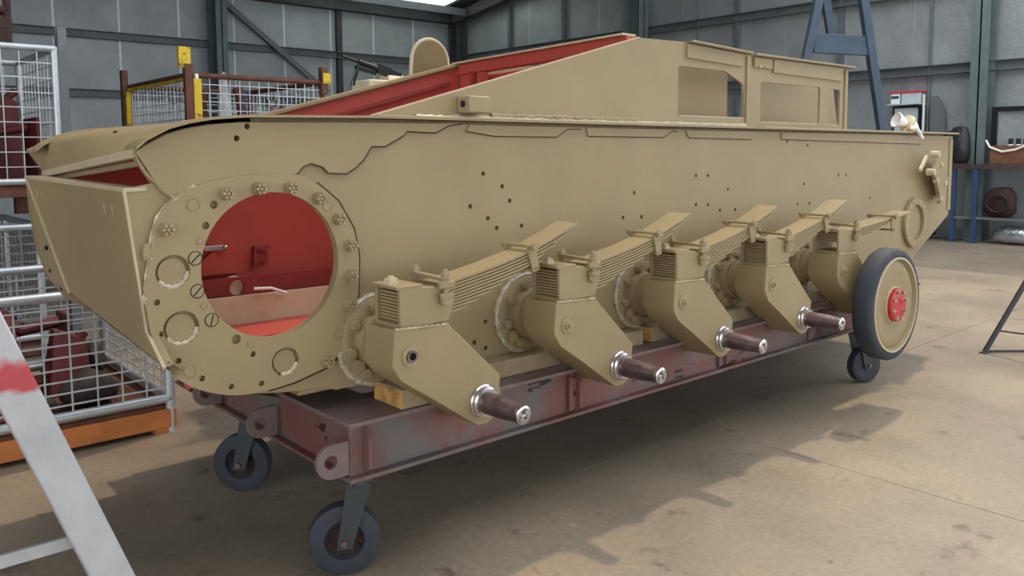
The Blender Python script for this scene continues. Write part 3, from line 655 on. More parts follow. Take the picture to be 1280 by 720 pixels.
def suspension():
    parts = []
    fl_ = B().lathe([(0,.13),(.016,.13),(.020,.124),(.020,.088),(.055,.082),(.058,.072),(.13,.070)],(PX0[0],.0,PX0[1]),(0,-1,0),36).build('mounting_flange','tan',hull); parts.append(fl_)
    pts = [(PX0[0]+.134*math.cos(a),-.006,PX0[1]+.134*math.sin(a)) for a in [PI*.45+PI*1.05*k/30 for k in range(31)]]
    B().tube(pts,[.010*(1+.25*math.sin(k*2.3)) for k in range(31)],7).build('weld_bead','weld',fl_)
    fb = None
    for k in range(8):
        a = k*PI/4+.22; c = V((PX0[0]+.107*math.cos(a),-.018,PX0[1]+.107*math.sin(a)))
        if fb is None: fb = B().cyl(c,c+V((0,-.022,0)),.018,.0165,6).build('flange_bolt','tan',fl_,bevel=.002); fc = c
        else: copy_at(fb, WL[fb.name]+c-fc, fl_)
    c = V((1.218,-.004,.604)); B().cyl(c,c+V((0,-.034,0)),.024,.022,6).build('flange_bolt','tan',fl_,bevel=.002)
    # cast arm with rounded end round the spindle
    sp = (1.487,.501); arc = [(sp[0]+.072*math.cos(a),sp[1]+.072*math.sin(a)) for a in [.35-.32*k for k in range(8)]]
    ao = [(1.187,.751),(1.365,.747),(1.556,.566),(1.552,.535)]+arc[1:]+[(1.30,.548),(1.205,.612),(1.178,.655)]
    arm = yplate(B(), ao, [], -.272,.145).build('suspension_arm','tan',hull,bevel=.036,bseg=6); parts.append(arm)
    # spring seat: cheeks, cap
    co = [(1.216,.748),(1.214,.858),(1.271,.861),(1.373,.848),(1.402,.816),(1.378,.752)]
    yplate(B(), co, [], -.258,.012).build('spring_cheek','tan',arm,bevel=.002)
    yplate(B(), co, [], -.142,.012).build('spring_cheek','tan',arm,bevel=.002)
    B().box((1.205,-.258,.856),(1.29,-.13,.866)).build('seat_cap','tan',arm,bevel=.002)
    B().cyl((1.235,-.185,.866),(1.235,-.185,.880),.022,.018,6).cyl((1.235,-.185,.880),(1.235,-.185,.886),.010,.008,8).build('cap_nut','tanl',arm)
    B().box((1.215,-.25,.745),(1.38,-.135,.762)).build('seat_base','tan',arm)
    B().tube([V((1.19+.0065*k,-.268,.752-.0003*k)) for k in range(28)],[.006*(1+.3*math.sin(k*2.1)) for k in range(28)],6).build('weld_bead','tanr',arm)
    # spindle
    s0 = V((sp[0],-.268,sp[1])); ax = (0,-1,0)
    B().lathe([(0,.050),(.010,.050),(.014,.046),(.022,.046),(.026,.040),(.034,.040)],s0,ax,32).build('spindle_collar','steel',arm)
    B().lathe([(0,.034),(.04,.032),(.10,.030),(.118,.027),(.150,.026),(.152,.022)],s0+V((0,-.02,0)),ax,28).build('spindle','steeld',arm)
    e = s0+V((0,-.172,0)); b = B().lathe([(0,.027),(.01,.027),(.012,.024),(.012,.014),(.004,.012)],e,ax,24)
    b.build('spindle_tip','steel',arm)
    B().cyl(e+V((.008,-.004,.010)),e+V((.008,-.016,.010)),.010,.009,6).build('tip_bolt','steel',arm)
    B().cyl(e+V((-.010,-.004,-.009)),e+V((-.010,-.016,-.009)),.010,.009,6).build('tip_bolt','steel',arm)
    B().ring((1.238,-.270,.676),ax,.016,.029,.006,20).build('plug_boss','tanr',arm)
    return parts
units = suspension(); arms = [units[1]]
spring0 = leaf_pack([(1.225,.846),(1.30,.848),(1.387,.858),(1.488,.876),(1.584,.894),(1.691,.919),(1.755,.939),(1.82,.962),(1.912,.996)],1.912,[1.862,1.81,1.755,1.70,1.645,1.59,1.545,1.495,1.45],(1.705,.925),.252)
for i in range(1,5):
    for p in units+([spring0] if i < 4 else []):
        c = copy_tree(p,(.6*i,0,0),hull)
        if p is units[1]: arms.append(c)
# the fifth spring is shorter and lies flatter
sp5 = leaf_pack([(1.225,.846),(1.30,.846),(1.387,.852),(1.48,.860),(1.58,.868),(1.68,.876),(1.80,.886),(1.90,.896),(2.01,.908)],2.01,[1.86,1.75,1.66,1.58],(1.78,.884),.09)
def shift_tree(o, off):
    o.location += V(off); WL[o.name] += V(off)
    for ch in o.children: WL[ch.name] += V(off)
shift_tree(sp5,(2.4,0,0))
for ch in list(arms[4].children):       # its spindle is inside the road wheel
    if ch.name.split('.')[0] in ('spindle','spindle_tip','tip_bolt'): bpy.data.objects.remove(ch)
# first arm shows an open threaded bore, the others a bolt cap
B().ring((1.238,-.274,.676),(0,-1,0),.011,.017,.008,18).build('bore_ring','steeld',arms[0])
B().cyl((1.238,-.272,.676),(1.238,-.2735,.676),.011,.011,16).build('bore','hole',arms[0])
for i in range(1,5):
    c = V((1.238+.6*i,-.274,.676))
    B().cyl(c,c+V((0,-.008,0)),.017,.015,16).cyl(c+V((0,-.006,0)),c+V((0,-.016,0)),.009,.008,6).build('grease_cap','tanr',arms[i])
# road wheel on the fifth arm
wc = V((1.487+2.4,0,.501)); wy = -.412
tyre = B().lathe([(.005,.226),(.0,.233),(.002,.250),(.009,.260),(.020,.265),(.078,.265),(.090,.258),(.097,.244),(.097,.226),(.09,.222),(.01,.222),(.005,.226)],(wc.x,wy,wc.z),(0,1,0),64,False).build('road_wheel','rubber',hull)
tyre['label'] = 'road wheel with worn black rubber tyre, tan disc and red hub'
B().lathe([(.014,.045),(.014,.16),(.010,.188),(.018,.208),(.002,.216),(.0,.224),(.010,.228),(.09,.228),(.09,.05),(.014,.045)],(wc.x,wy,wc.z),(0,1,0),56,False).build('wheel_disc','tan',tyre)
B().ring((wc.x,wy+.004,wc.z),(0,-1,0),.216,.226,.006,56).build('rim_edge','tanl',tyre)
B().lathe([(0,.088),(.006,.086),(.006,.078)],(wc.x,wy+.014,wc.z),(0,-1,0),32).build('hub_ring','tanl',tyre)
hb = B().lathe([(0,.080),(.018,.080),(.022,.073),(.022,.03),(.019,.026)],(wc.x,wy+.012,wc.z),(0,-1,0),36).build('hub_cap','hub',tyre)
for k in range(8):
    a = k*PI/4+.3; c = V((wc.x+.066*math.cos(a),wy-.008,wc.z+.066*math.sin(a))); B().cyl(c,c+V((0,-.014,0)),.009,.008,6).build('hub_bolt','steel',tyre)

# ================================================================== TROLLEY
tr = empty('steel_trolley',(2.65,.53,0)); tag(tr,'dull red steel beam trolley on swivel castors under the tan hull','trolley')
TZ, TB = .482, .312
def rail(y0, y1, near):
    yo = y0 if near else y1; s = 1 if near else -1
    B().box((1.115,y0,TZ-.012),(4.35,y1,TZ)).build('beam_top_flange','trolg',tr,bevel=.002)
    B().box((1.13,yo+s*.035-.005,TB+.01),(4.34,yo+s*.035+.005,TZ-.012)).build('beam_web','trol',tr)
    B().box((1.115,min(yo,yo+s*.11),TB),(4.35,max(yo,yo+s*.11),TB+.012)).build('beam_bottom_flange','trol',tr,bevel=.002)
    for xx in (1.175,2.02,2.9,3.7):
        c = V((xx,yo+s*.015,TB+.085)); L = .045
        o_ = [(yo+s*.033,TB+.012),(yo-s*.0,TB+.03),(yo-s*.0,TZ-.05),(yo+s*.033,TZ-.015)]
        b = B(); b.plate([(a,z) for a,z in o_] if s<0 else [(a,z) for a,z in o_][::-1],[],(xx,0,0),(0,1,0),(0,0,1),.01); b.build('stiffener','trol',tr)
rail(-.15,.09,True); rail(W-.09,W+.15,False)
def cross(x0, x1, front):
    B().box((x0,.09,TZ-.013),(x1,W-.09,TZ-.001)).build('cross_beam_flange','trolg',tr,bevel=.002)
    xw = x0+.03 if front else x1-.03
    B().box((xw-.005,-.10,TB+.012),(xw+.005,W+.10,TZ-.012)).build('cross_beam_web','trol',tr)
    B().box((x0,-.04,TB),(x1,W+.04,TB+.011)).build('cross_beam_flange','trol',tr,bevel=.002)
cross(1.115,1.30,True); cross(4.15,4.35,False); cross(2.6,2.75,True)
def lug(x, y, flip=1):
    o_ = [(x,TB+.02),(x-.05*flip,TB+.02)]+[(x-.05*flip-.048*flip*math.sin(a),TB+.068-.048*math.cos(a)) for a in [PI*k/10 for k in range(11)]]+[(x,TB+.116)]
    if flip < 0: o_ = o_
    yplate(B(), o_, [circ(x-.055*flip,TB+.068,.020,18)], y, .014).build('towing_lug','trolg',tr,bevel=.002)
lug(1.125,-.125); lug(1.125,.32); lug(1.125,W-.30)
def half_lug(x, y):
    o_ = [(x,TB+.014)]+[(x+.002+.055*math.sin(a),TB+.078-.06*math.cos(a)) for a in [PI*k/10 for k in range(11)]]+[(x,TB+.145)]
    yplate(B(), o_, [circ(x+.028,TB+.078,.010,12)], y, .012).build('side_lug','trol',tr,bevel=.002)
half_lug(1.985,-.135); half_lug(2.87,-.135); half_lug(3.6,-.135)
def castor(x, y, swing, r=.10):
    top = B().box((x-.07,y-.06,TB-.010),(x+.07,y+.06,TB)).build('castor','darkcol',tr,bevel=.003)
    B().cyl((x,y,TB-.035),(x,y,TB-.01),.045,.04,20).build('swivel','darkcol',top)
    d = V((math.cos(swing),math.sin(swing),0)); n_ = V((-d.y,d.x,0)); c = V((x,y,r))+d*.045
    b = B()
    for s in (-1,1):
        a = V((x,y,TB-.035))+n_*s*.036; e = c+n_*s*.036
        b.hexa([a-d*.035-n_*.003,a+d*.035-n_*.003,a+d*.035+n_*.003,a-d*.035+n_*.003],[e-d*.022-n_*.003-V((0,0,.02)),e+d*.022-n_*.003-V((0,0,.02)),e+d*.022+n_*.003-V((0,0,.02)),e-d*.022+n_*.003-V((0,0,.02))])
    b.box((x-.035,y-.035,TB-.045),(x+.035,y+.035,TB-.033)); b.build('fork','darkcol',top)
    B().lathe([(-.026,r*.55),(-.028,r*.86),(-.022,r*.98),(0,r),(.022,r*.98),(.028,r*.86),(.026,r*.55),(.012,r*.5),(.012,r*.2),(.032,r*.2),(.032,.0)][:-1]+[(.032,.001)],c,n_,36).build('castor_wheel','rubber',top)
    B().lathe([(-.028,r*.2),(-.012,r*.22),(-.012,r*.52),(.012,r*.52),(.012,r*.22),(.028,r*.2)],c,n_,24).build('wheel_hub','rust',top)
    B().cyl(c-n_*.048,c+n_*.048,.010,.010,10).build('axle','steeld',top)
castor(1.20,-.05,2.6,.105); castor(1.22,.72,2.3,.105); castor(4.20,-.08,-.35,.095); castor(4.22,W+.02,.5,.095)
# timber packing
def timber(a, b_, label, tail=True):
    t = B().box(a,b_).build('timber_packer','timber',None,bevel=.003); tag(t,label,'timber','timber packers under the hull')
    B().box((a[0]-.002,a[1]+.002,a[2]+.002),(a[0],b_[1]-.002,b_[2]-.002)).build('end_grain','endgrain',t)
    return t
tq = zp(503,513,TZ)
timber((tq.x,tq.y,TZ+.0005),(tq.x+.16,tq.y+.15,BZ-.0005),'short timber packer with orange end grain at the front corner of the trolley')
timber((1.58,-.075,TZ+.0005),(2.45,.06,BZ-.0005),'pale timber plank on the trolley rail below the first two spring arms')
timber((2.50,-.075,TZ+.0005),(3.9,.06,BZ-.0005),'pale timber plank on the trolley rail behind the third and fourth spring arms')
timber((1.3,W-.06,TZ+.0005),(2.3,W+.08,BZ-.0005),'timber plank on the far trolley rail near the nose')
timber((2.7,W-.06,TZ+.0005),(3.9,W+.08,BZ-.0005),'timber plank on the far trolley rail near the tail')

# ================================================================== WIRE CAGES
def mesh_panel(b, o, u, v, lu, lv, su, sv, r=.0026):
    o = V(o); u = V(u); v = V(v); n = max(1,round(lu/su)); k = max(1,round(lv/sv))
    for i in range(n+1): b.bar(o+u*(lu*i/n), o+u*(lu*i/n)+v*lv, r*2, r*2, u.cross(v))
    for i in range(k+1): b.bar(o+v*(lv*i/k)+u.cross(v)*r*1.5, o+v*(lv*i/k)+u*lu+u.cross(v)*r*1.5, r*2, r*2, u.cross(v))
    return b
def cage(label, x0, x1, y0, y1, z0, z1, tube='galv', wire='wire', base='orange', su=.1, sv=.05, r=.021, baseh=.10, cat='wire cage', wr_=.0028, post_ext=0., postm=None, rl=None):
    c = empty('wire_cage',((x0+x1)/2,(y0+y1)/2,z0)); tag(c,label,cat,'wire mesh stillage cages')
    zb = z0+baseh
    for xx in (x0,x1):
        for yy in (y0,y1): B().cyl((xx,yy,z0),(xx,yy,z1+post_ext),r,r,12).build('corner_post',postm or tube,c)
    for zz in (zb+.03,z1):
        for yy in (y0,y1): B().cyl((x0,yy,zz),(x1,yy,zz),r,r,12).build('rail',tube,c)
        for xx in (x0,x1): B().cyl((xx,y0,zz),(xx,y1,zz),r,r,12).build('rail',tube,c)
    for yy in (y0,y1): mesh_panel(B(),(x0,yy,zb+.03),(1,0,0),(0,0,1),x1-x0,z1-zb-.03,su,sv,wr_).build('mesh_panel',wire,c,smooth=0)
    for xx in (x0,x1): mesh_panel(B(),(xx,y0,zb+.03),(0,1,0),(0,0,1),y1-y0,z1-zb-.03,su,sv,wr_).build('mesh_panel',wire,c,smooth=0)
    B().box((x0,y0,zb-.015),(x1,y1,zb)).build('cage_floor','rust',c)
    for yy in (y0-.02,y1-.06): B().box((x0-.02,yy,zb-.016-(rl or baseh-.036)),(x1+.02,yy+.08,zb-.016)).build('base_rail',base,c,bevel=.004)
    for xx in (x0-.02,x1-.06): B().box((xx,y0+.061,zb-.016-(rl or baseh-.036)),(xx+.08,y1-.061,zb-.016)).build('base_rail',base,c,bevel=.004)
    for xx in (x0+.03,x1-.03):
        for yy in (y0+.03,y1-.03): B().box((xx-.045,yy-.045,z0),(xx+.045,yy+.045,zb-.016-(rl or baseh-.036))).build('foot',base,c)
    return c
cage('low galvanised wire cage on orange base beside the nose of the tan hull',-.05,1.22,1.60,2.60,0,.652,baseh=.12,wr_=.0032)
cage('closed wire cage at floor level behind the low cage, left edge',-.15,1.12,3.5,4.5,0,.80,tube='galv',wire='wired',base='rust',baseh=.10)
cage('tall wire cage with red metal inside, stacked second at the left edge',-.05,1.25,3.48,4.48,.825,1.86,tube='galv',wire='wire',base='rust',su=.09,sv=.085,baseh=.215,rl=.045)
cage('topmost rusty cage of the stack at the left edge',-.15,1.02,3.5,4.5,1.885,2.75,tube='rustd',wire='wired',base='rustd',su=.12,sv=.12,baseh=.15,rl=.06)
up_ = empty('rack_upright',(1.42,3.7,0)); tag(up_,'grey steel upright post standing right of the stacked cages','post')
B().box((1.315,3.66,0),(1.365,3.67,2.02)).build('flange','girt',up_); B().box((1.315,3.73,0),(1.365,3.74,2.02)).build('flange','girt',up_); B().box((1.335,3.67,0),(1.345,3.73,2.02)).build('web','girt',up_); B().box((1.30,3.62,0),(1.40,3.78,.012)).build('foot_plate','girt',up_)
# rusty and yellow stillage behind the hull on a second one
cage('lower rusty stillage hidden behind the hull under the yellow one',2.42,3.58,4.5,6.0,0,.95,tube='rust',wire='wired',base='rust')
ys_ = cage('rusty stillage with yellow corner post and mesh sides behind the front of the hull',2.42,3.58,4.5,6.0,.975,1.85,tube='rust',wire='wire',base='rust',su=.085,sv=.07,r=.022,post_ext=.0)
B().box((2.44,4.445,.97),(2.50,4.475,1.82)).build('yellow_post','yellow',ys_)
B().box((2.37,4.43,.97),(2.43,4.475,1.93)).build('rust_post','rust',ys_)
B().box((2.33,4.44,1.90),(2.42,4.48,2.06)).build('yellow_cap','yellow',ys_)
B().box((2.36,5.98,.97),(2.41,6.05,2.0)).build('rust_post','rust',ys_)
B().box((2.375,5.93,.97),(2.415,5.975,1.80)).build('yellow_post','yellow',ys_)
B().box((3.56,4.46,1.75),(3.62,4.52,1.98)).build('rust_post','rust',ys_)
B().box((3.57,4.45,1.84),(3.64,4.50,1.93)).build('yellow_cap','yellow',ys_)
B().bar((2.42,4.47,1.83),(2.42,6.0,1.83),.03,.045).build('yellow_rail','yellow',ys_)
B().cyl((2.47,4.47,1.0),(2.47,4.47,1.86),.016,.016,10).build('white_post','white',ys_)
# goods in the cages
def red_part(c, s, label, kind, m='red'):
    x_,y_,z_ = c; a,b_,h = s; b = B()
    if kind == 0:    # welded channel piece with a curved web
        b.box((x_-a,y_-b_,z_),(x_+a,y_+b_,z_+.02)).box((x_-a,y_-b_,z_+.02),(x_-a+.02,y_+b_,z_+h)).box((x_+a-.02,y_-b_,z_+.02),(x_+a,y_+b_,z_+h*.7))
        b.tube([V((x_-a+.03,y_,z_+h*.9)),V((x_,y_,z_+h*.55)),V((x_+a-.03,y_,z_+h*.6))],.03,10)
    elif kind == 1:  # drum with flanges
        b.lathe([(0,h*.5),(.03,h*.5),(.035,h*.35),(2*a-.035,h*.35),(2*a-.03,h*.5),(2*a,h*.5)],(x_-a,y_,z_+h*.5),(1,0,0),24)
    else:            # bent plate and strut
        b.hexa([V((x_-a,y_-b_,z_)),V((x_+a,y_-b_,z_)),V((x_+a,y_+b_,z_)),V((x_-a,y_+b_,z_))],[V((x_-a*.5,y_-b_*.2,z_+h)),V((x_+a,y_-b_*.2,z_+h*.8)),V((x_+a,y_+b_*.4,z_+h*.8)),V((x_-a*.5,y_+b_*.4,z_+h))])
        b.cyl((x_-a,y_,z_+h*.3),(x_+a,y_,z_+h*.9),.025,.025,10)
    o = b.build('steel_part',m,None,bevel=.004); return tag(o,label,'metal part','red steel parts stored in cages')
red_part((.80,2.42,.1205),(.20,.10,.47),'red welded steel part at the back of the low wire cage, left edge',0,'redk')
red_part((.93,2.15,.1205),(.09,.10,.30),'bent red plate with strut in the middle of the low wire cage',2,'redk')
red_part((.55,2.20,.1205),(.17,.10,.40),'red flanged drum at the left end of the low wire cage',1,'redk')
red_part((.96,4.24,1.0405),(.22,.13,.68),'dark red bent plate in the tall stacked cage',2,'redk')
red_part((1.0,3.85,1.0405),(.19,.2,.60),'dark red welded channel in the tall stacked cage beside its right post',0,'redk')
red_part((.5,3.9,1.0405),(.15,.2,.6),'dark red drum in the tall stacked cage at the left edge',1,'redk')
def lump(c, s, seed, label, m='lump', cat='scrap metal', grp='scrap pieces stored in cages', name='scrap_lump'):
    b = B(); b.icos(c,s,2,.28,seed)
    zmin = min(p.z for p in b.v); 
    o = b.build(name,m,None,smooth=45); return tag(o,label,cat,grp)
lump((.95,1.85,.1960),(.13,.10,.085),3,'dark oily lump at the right end of the low cage')
lump((1.10,2.38,.1985),(.07,.12,.09),4,'dark oily lump in the back right corner of the low cage')
lump((.42,1.74,.1785),(.12,.08,.065),5,'flat dark lump at the front of the low cage')
lump((.70,1.76,.168),(.1,.07,.05),9,'small dark lump at the front of the low cage')
lump((.40,4.0,.24),(.20,.25,.16),6,'dark scrap heap piece in the floor level back cage, left')
lump((.82,4.0,.25),(.19,.25,.17),7,'dark scrap heap piece in the floor level back cage, right')
lump((.72,4.0,2.31),(.24,.3,.29),8,'dark brown bulky casting in the topmost rusty cage')
lump((.15,4.0,2.20),(.2,.26,.17),10,'smaller dark casting in the topmost rusty cage')
# rods, scraps in the yellow stillage
for i,(xx,yy,hh_,m_) in enumerate(((2.62,4.75,.62,'rust'),(2.95,4.8,.70,'rust'),(3.02,4.9,.68,'navy'),(3.2,4.7,.6,'steeld'),(3.35,4.8,.55,'rust'),(2.72,5.3,.6,'galv'))):
    b = B().tube([V((xx,yy,1.0505)),V((xx+.03,yy+.02,1.0505+hh_*.6)),V((xx+.02,yy+.05,1.0505+hh_))],.028,10)
    b.lathe([(0,.045),(.05,.045),(.06,.03)],(xx+.02,yy+.05,1.04+hh_),(0,0,1),12)
    tag(b.build('steel_rod',m_,None),('rusty rod nearest the yellow corner post','rusty rod in the middle of the yellow stillage','navy capped rod in the middle of the yellow stillage','dark steel rod in the right half of the yellow stillage','rusty rod at the right end of the yellow stillage','bright rod at the back of the yellow stillage')[i],'rod','rods stored in the yellow stillage')
def sheet(name, pts, th, m, label, cat):
    b = B(); P = [V(p) for p in pts]; n_ = (P[1]-P[0]).cross(P[2]-P[0]).normalized()*th; k = len(P)
    b.add(P+[p+n_ for p in P],[tuple(reversed(range(k))),tuple(range(k,2*k))]+[(i,(i+1)%k,(i+1)%k+k,i+k) for i in range(k)])
    return tag(b.build(name,m,None,smooth=0),label,cat)
lump((2.76,4.66,1.50),(.07,.05,.36),21,'crumpled grey white plastic wrap standing in the yellow stillage','wrap','plastic',None,'plastic_wrap')
for i,(xx,yy) in enumerate(((2.58,5.2),(2.62,5.55))):
    tag(B().box((xx-.1,yy-.12,1.0505),(xx+.12,yy+.12,1.42)).build('cardboard_box','brown',None,bevel=.01),('brown box in the end of the yellow stillage, nearer one','brown box in the far end of the yellow stillage')[i],'box')
tag(B().box((2.9,5.1,1.0505),(3.25,5.4,1.50)).build('plastic_tub','orange',None,bevel=.02),'orange tub in the back of the yellow stillage','tub')
tag(B().box((3.3,5.1,1.0505),(3.52,5.5,1.58)).build('plastic_tub','navy',None,bevel=.02),'navy tub in the back right of the yellow stillage','tub')

# ================================================================== CABINET WITH GUN behind the far side
cb = empty('steel_cabinet',(2.4,1.75,0)); tag(cb,'tall grey steel cabinet standing behind the far side of the hull','cabinet')
B().box((2.24,1.5,.06),(2.75,2.0,1.50)).build('body','grey',cb,bevel=.006); B().box((2.24,1.52,0),(2.75,1.98,.06)).build('plinth','darkcol',cb)
for xx in (2.25,2.50):
    d_ = B().box((xx,1.488,.08),(xx+.24,1.5,1.48)).build('door','grey',cb,bevel=.003); B().box((xx+.19,1.475,.8),(xx+.21,1.488,.92)).build('handle','steel',d_)
cs = B().box((2.245,1.54,1.5005),(2.48,1.72,1.60)).build('gun_case','cream',None,bevel=.008); tag(cs,'cream padded case lying under the black gun behind the hull','case')
B().lathe([(0,.05),(.1,.05)],(2.38,1.62,1.595),(1,0,-.05),16).build('case_bulge','cream',cs)
gun = empty('machine_gun',(2.3,1.6,1.57)); tag(gun,'black machine gun with bipod propped behind the far edge of the hull','gun')
g0 = hp(428,70,1.6); g1 = hp(497,95,1.6)
B().cyl(g0,g0.lerp(g1,.55),.006,.008,10).build('barrel','black',gun)
B().cyl(g0.lerp(g1,.28),g0.lerp(g1,.72),.014,.016,10).build('barrel_shroud','black',gun)
B().bar(g0.lerp(g1,.62),g0.lerp(g1,.85),.03,.045).build('receiver','black',gun)
B().hexa([g0.lerp(g1,.83)+V((0,-.012,-.015)),g0.lerp(g1,.83)+V((0,.012,-.015)),g0.lerp(g1,.83)+V((0,.012,.02)),g0.lerp(g1,.83)+V((0,-.012,.02))],[g1+V((.02,-.012,-.05)),g1+V((.02,.012,-.05)),g1+V((.02,.012,.012)),g1+V((.02,-.012,.012))]).build('stock','black',gun)
for s in (-1,1): B().cyl(g0.lerp(g1,.30),hp(440+s*2,107,1.6+s*.05),.006,.005,8).build('bipod_leg','black',gun)
B().bar(hp(444,84,1.6),hp(470,92,1.6),.012,.02).build('gas_tube','black',gun)

# ================================================================== BLUE GANTRY
gn = empty('gantry_frame',(7.2,1.6,0)); tag(gn,'blue grey steel A-frame gantry behind the tail of the hull','gantry')
fn = V((fwd.x,fwd.y,0)).normalized(); g_o = CAM+fn*7.5
gp = lambda x_,y_: pp(x_,y_,g_o,fn)
def line_to(a, b_, z): a = V(a); b_ = V(b_); return a+(b_-a)*((z-a.z)/(b_.z-a.z))
LA,LB = gp(1023,0),gp(1007,75); RA,RB = gp(1079,0),gp(1103,165)
lf = line_to(LA,LB,0.02); lt = line_to(LA,LB,3.35); rf = line_to(RA,RB,0.02); rt = line_to(RA,RB,3.35)
B().bar(lf,lt,.07,.085,fn).build('leg','blue',gn,bevel=.005); B().bar(rf,rt,.07,.085,fn).build('leg','blue',gn,bevel=.005)
B().bar((lt+rt)/2-V((.28,-.28,0))*.6,(lt+rt)/2+V((.28,-.28,0))*.6,.12,.14).build('head_plate','blue',gn,bevel=.004)
c0,c1 = gp(1017,54),gp(1090,58); B().bar(c0,c1,.05,.17,(0,0,1)).build('cross_plate','blue',gn,bevel=.004)
B().bar(gp(1036,-20)+fn*.12,gp(1047,52)+fn*.12,.07,.06,fn).build('brace','blue',gn,bevel=.004)
for q in (lf,rf): B().box((q.x-.1,q.y-.1,0),(q.x+.1,q.y+.1,.02)).build('foot_plate','blue',gn)
B().bar(line_to(LA,LB,.6),line_to(RA,RB,.6),.05,.08).build('spreader','blue',gn)

# ================================================================== PALE A-FRAME LEG (left foreground)
ly = .0
af = empty('trestle_frame',(.3,ly,0)); tag(af,'pale steel trestle leg with red band slanting across the lower left foreground','trestle')
t0 = hp(24,498,ly); t1 = hp(140,720,ly)
ft = line_to(t0,t1,.02); ap = line_to(t0,t1,1.15)
B().bar(ft,ap,.05,.085,(0,0,1)).build('leg','leg',af,bevel=.004)
ft2 = V((2*ap.x-ft.x,ly,.02)); B().bar(ft2,ap,.05,.085,(0,0,1)).build('leg','leg',af,bevel=.004)
B().box((ft.x-.07,ly-.05,0),(ft.x+.07,ly+.05,.02)).build('foot_plate','galv',af); B().box((ft2.x-.07,ly-.05,0),(ft2.x+.07,ly+.05,.02)).build('foot_plate','galv',af)
ca = line_to(t0,t1,.30); B().bar((2*ap.x-ca.x,ly+.03,.30),(ca.x,ly+.03,.30),.012,.03).build('tie_rail','galv',af)
B().box((ap.x-.06,ly-.06,1.13),(ap.x+.06,ly+.06,1.18)).build('head_plate','galv',af)

# ================================================================== DARK STAND (right edge)
st_ = empty('steel_stand',(5.6,-.45,0)); tag(st_,'dark steel trestle stand cut off at the right edge of the floor','stand')
f0 = zp(1231,441); dv = (rgt*1.0); dv.z = 0; dv.normalize()
s_top = pp(1284,350,f0,fn)
tt = line_to(f0,s_top,.62)
B().bar(f0+V((0,0,.008)),tt,.022,.022).build('leg','darkcol',st_)
ff = f0+dv*.86; B().bar(ff+V((0,0,.008)),V((tt.x,tt.y,.62))+dv*.1,.022,.022).build('leg','darkcol',st_)
for q in (f0,ff): B().box((q.x-.035,q.y-.02,0),(q.x+.035,q.y+.02,.008)).build('foot_plate','darkcol',st_)
kb = f0.lerp(tt,.22); B().bar(kb,ff+V((-.02*dv.x,-.02*dv.y,.03)),.008,.01).build('stay','darkcol',st_)
g_ = f0+dv*.03+V((0,0,.010)); B().bar(g_,f0+dv*.84+V((0,0,.010)),.010,.012).build('ground_bar','darkcol',st_)
B().box((tt.x-.03,tt.y-.12,.62),(tt.x+.25,tt.y+.05,.66)).build('top_plate','darkcol',st_,bevel=.004)

# ================================================================== SHELF RACK along the end wall
rk = empty('shelf_rack',(12.05,1.9,0)); tag(rk,'blue legged steel shelf rack along the end wall behind the hull tail','rack')
Y0,Y1,RX0,RX1 = .6,3.6,11.78,12.16
B().box((RX0,Y0,1.0),(RX1,Y1,1.05)).build('top_shelf','rust',rk,bevel=.004); B().box((RX0-.012,Y0,.985),(RX0,Y1,1.055)).build('shelf_lip','steeld',rk)
B().box((RX0+.01,Y0,.32),(RX1,Y1,.35)).build('lower_shelf','grey',rk); 
for yy in (3.5,2.33,2.06,.7): B().box((RX0,yy-.03,0),(RX0+.06,yy+.03,1.0)).build('rack_leg','blued',rk,bevel=.003); 
for yy in (3.5,.7): B().box((RX1-.06,yy-.03,0),(RX1,yy+.03,1.0)).build('rack_leg','blued',rk)
# black framed opening / tool board on the rack
fb_ = empty('tool_board',(12.13,1.6,1.05)); tag(fb_,'black framed tool board standing on the rack at the right edge','board')
B().box((12.06,1.92,1.0505),(12.10,1.985,1.80)).build('frame_post','black',fb_); B().box((12.06,1.0,1.74),(12.10,1.92,1.80)).build('frame_rail','black',fb_); B().box((12.06,.94,1.0505),(12.10,1.0,1.80)).build('frame_post','black',fb_)
B().box((12.11,1.0,1.0505),(12.125,1.92,1.74)).build('foil_back','wall',fb_)
bx = empty('timber_box',(11.9,1.5,1.05)); tag(bx,'rusty brown timber tray on the top shelf holding bottles','box')
b = B(); b.box((11.80,1.05,1.0505),(11.815,1.90,1.29)).build('front','brown',bx); B().box((12.035,1.05,1.0505),(12.05,1.90,1.29)).build('back','brown',bx)
for yy in (1.05,1.885): B().box((11.816,yy,1.0505),(12.034,yy+.015,1.29)).build('end','brown',bx)
B().box((11.816,1.066,1.0505),(12.034,1.884,1.065)).build('base','brown',bx)
for i,yy in enumerate((1.69,1.60,1.52,1.43)):
    bt = B().lathe([(0,.036),(.20,.036),(.235,.03),(.25,.014),(.30,.014)],(11.9,yy,1.0655),(0,0,1),18).build('spray_can','white',None); tag(bt,'small white and black can in the brown tray, %s from the tool board post' % ('first','second','third','fourth')[i],'can','cans in the brown tray')
    B().lathe([(0,.037),(.08,.037)],(11.9,yy,1.1655),(0,0,1),18).build('label_band','sky',bt); B().lathe([(0,.026),(.07,.026),(.08,.02)],(11.9,yy,1.30),(0,0,1),16).build('cap','black',bt)
hz = B().tube([V((11.80,1.95,1.36)),V((11.79,1.90,1.27)),V((11.785,1.75,1.21)),V((11.785,1.6,1.235)),V((11.785,1.45,1.30)),V((11.79,1.3,1.36)),V((11.82,1.2,1.30)),V((11.9,1.18,1.0655))],.014,8).build('hose','white',None); tag(hz,'pale hose drooping over the front of the brown tray','hose')
lump((11.95,2.33,1.283),(.13,.15,.262),12,'black plastic wrapped rounded bundle on the top shelf beside the column','sack','bundle',None,'wrapped_bundle')
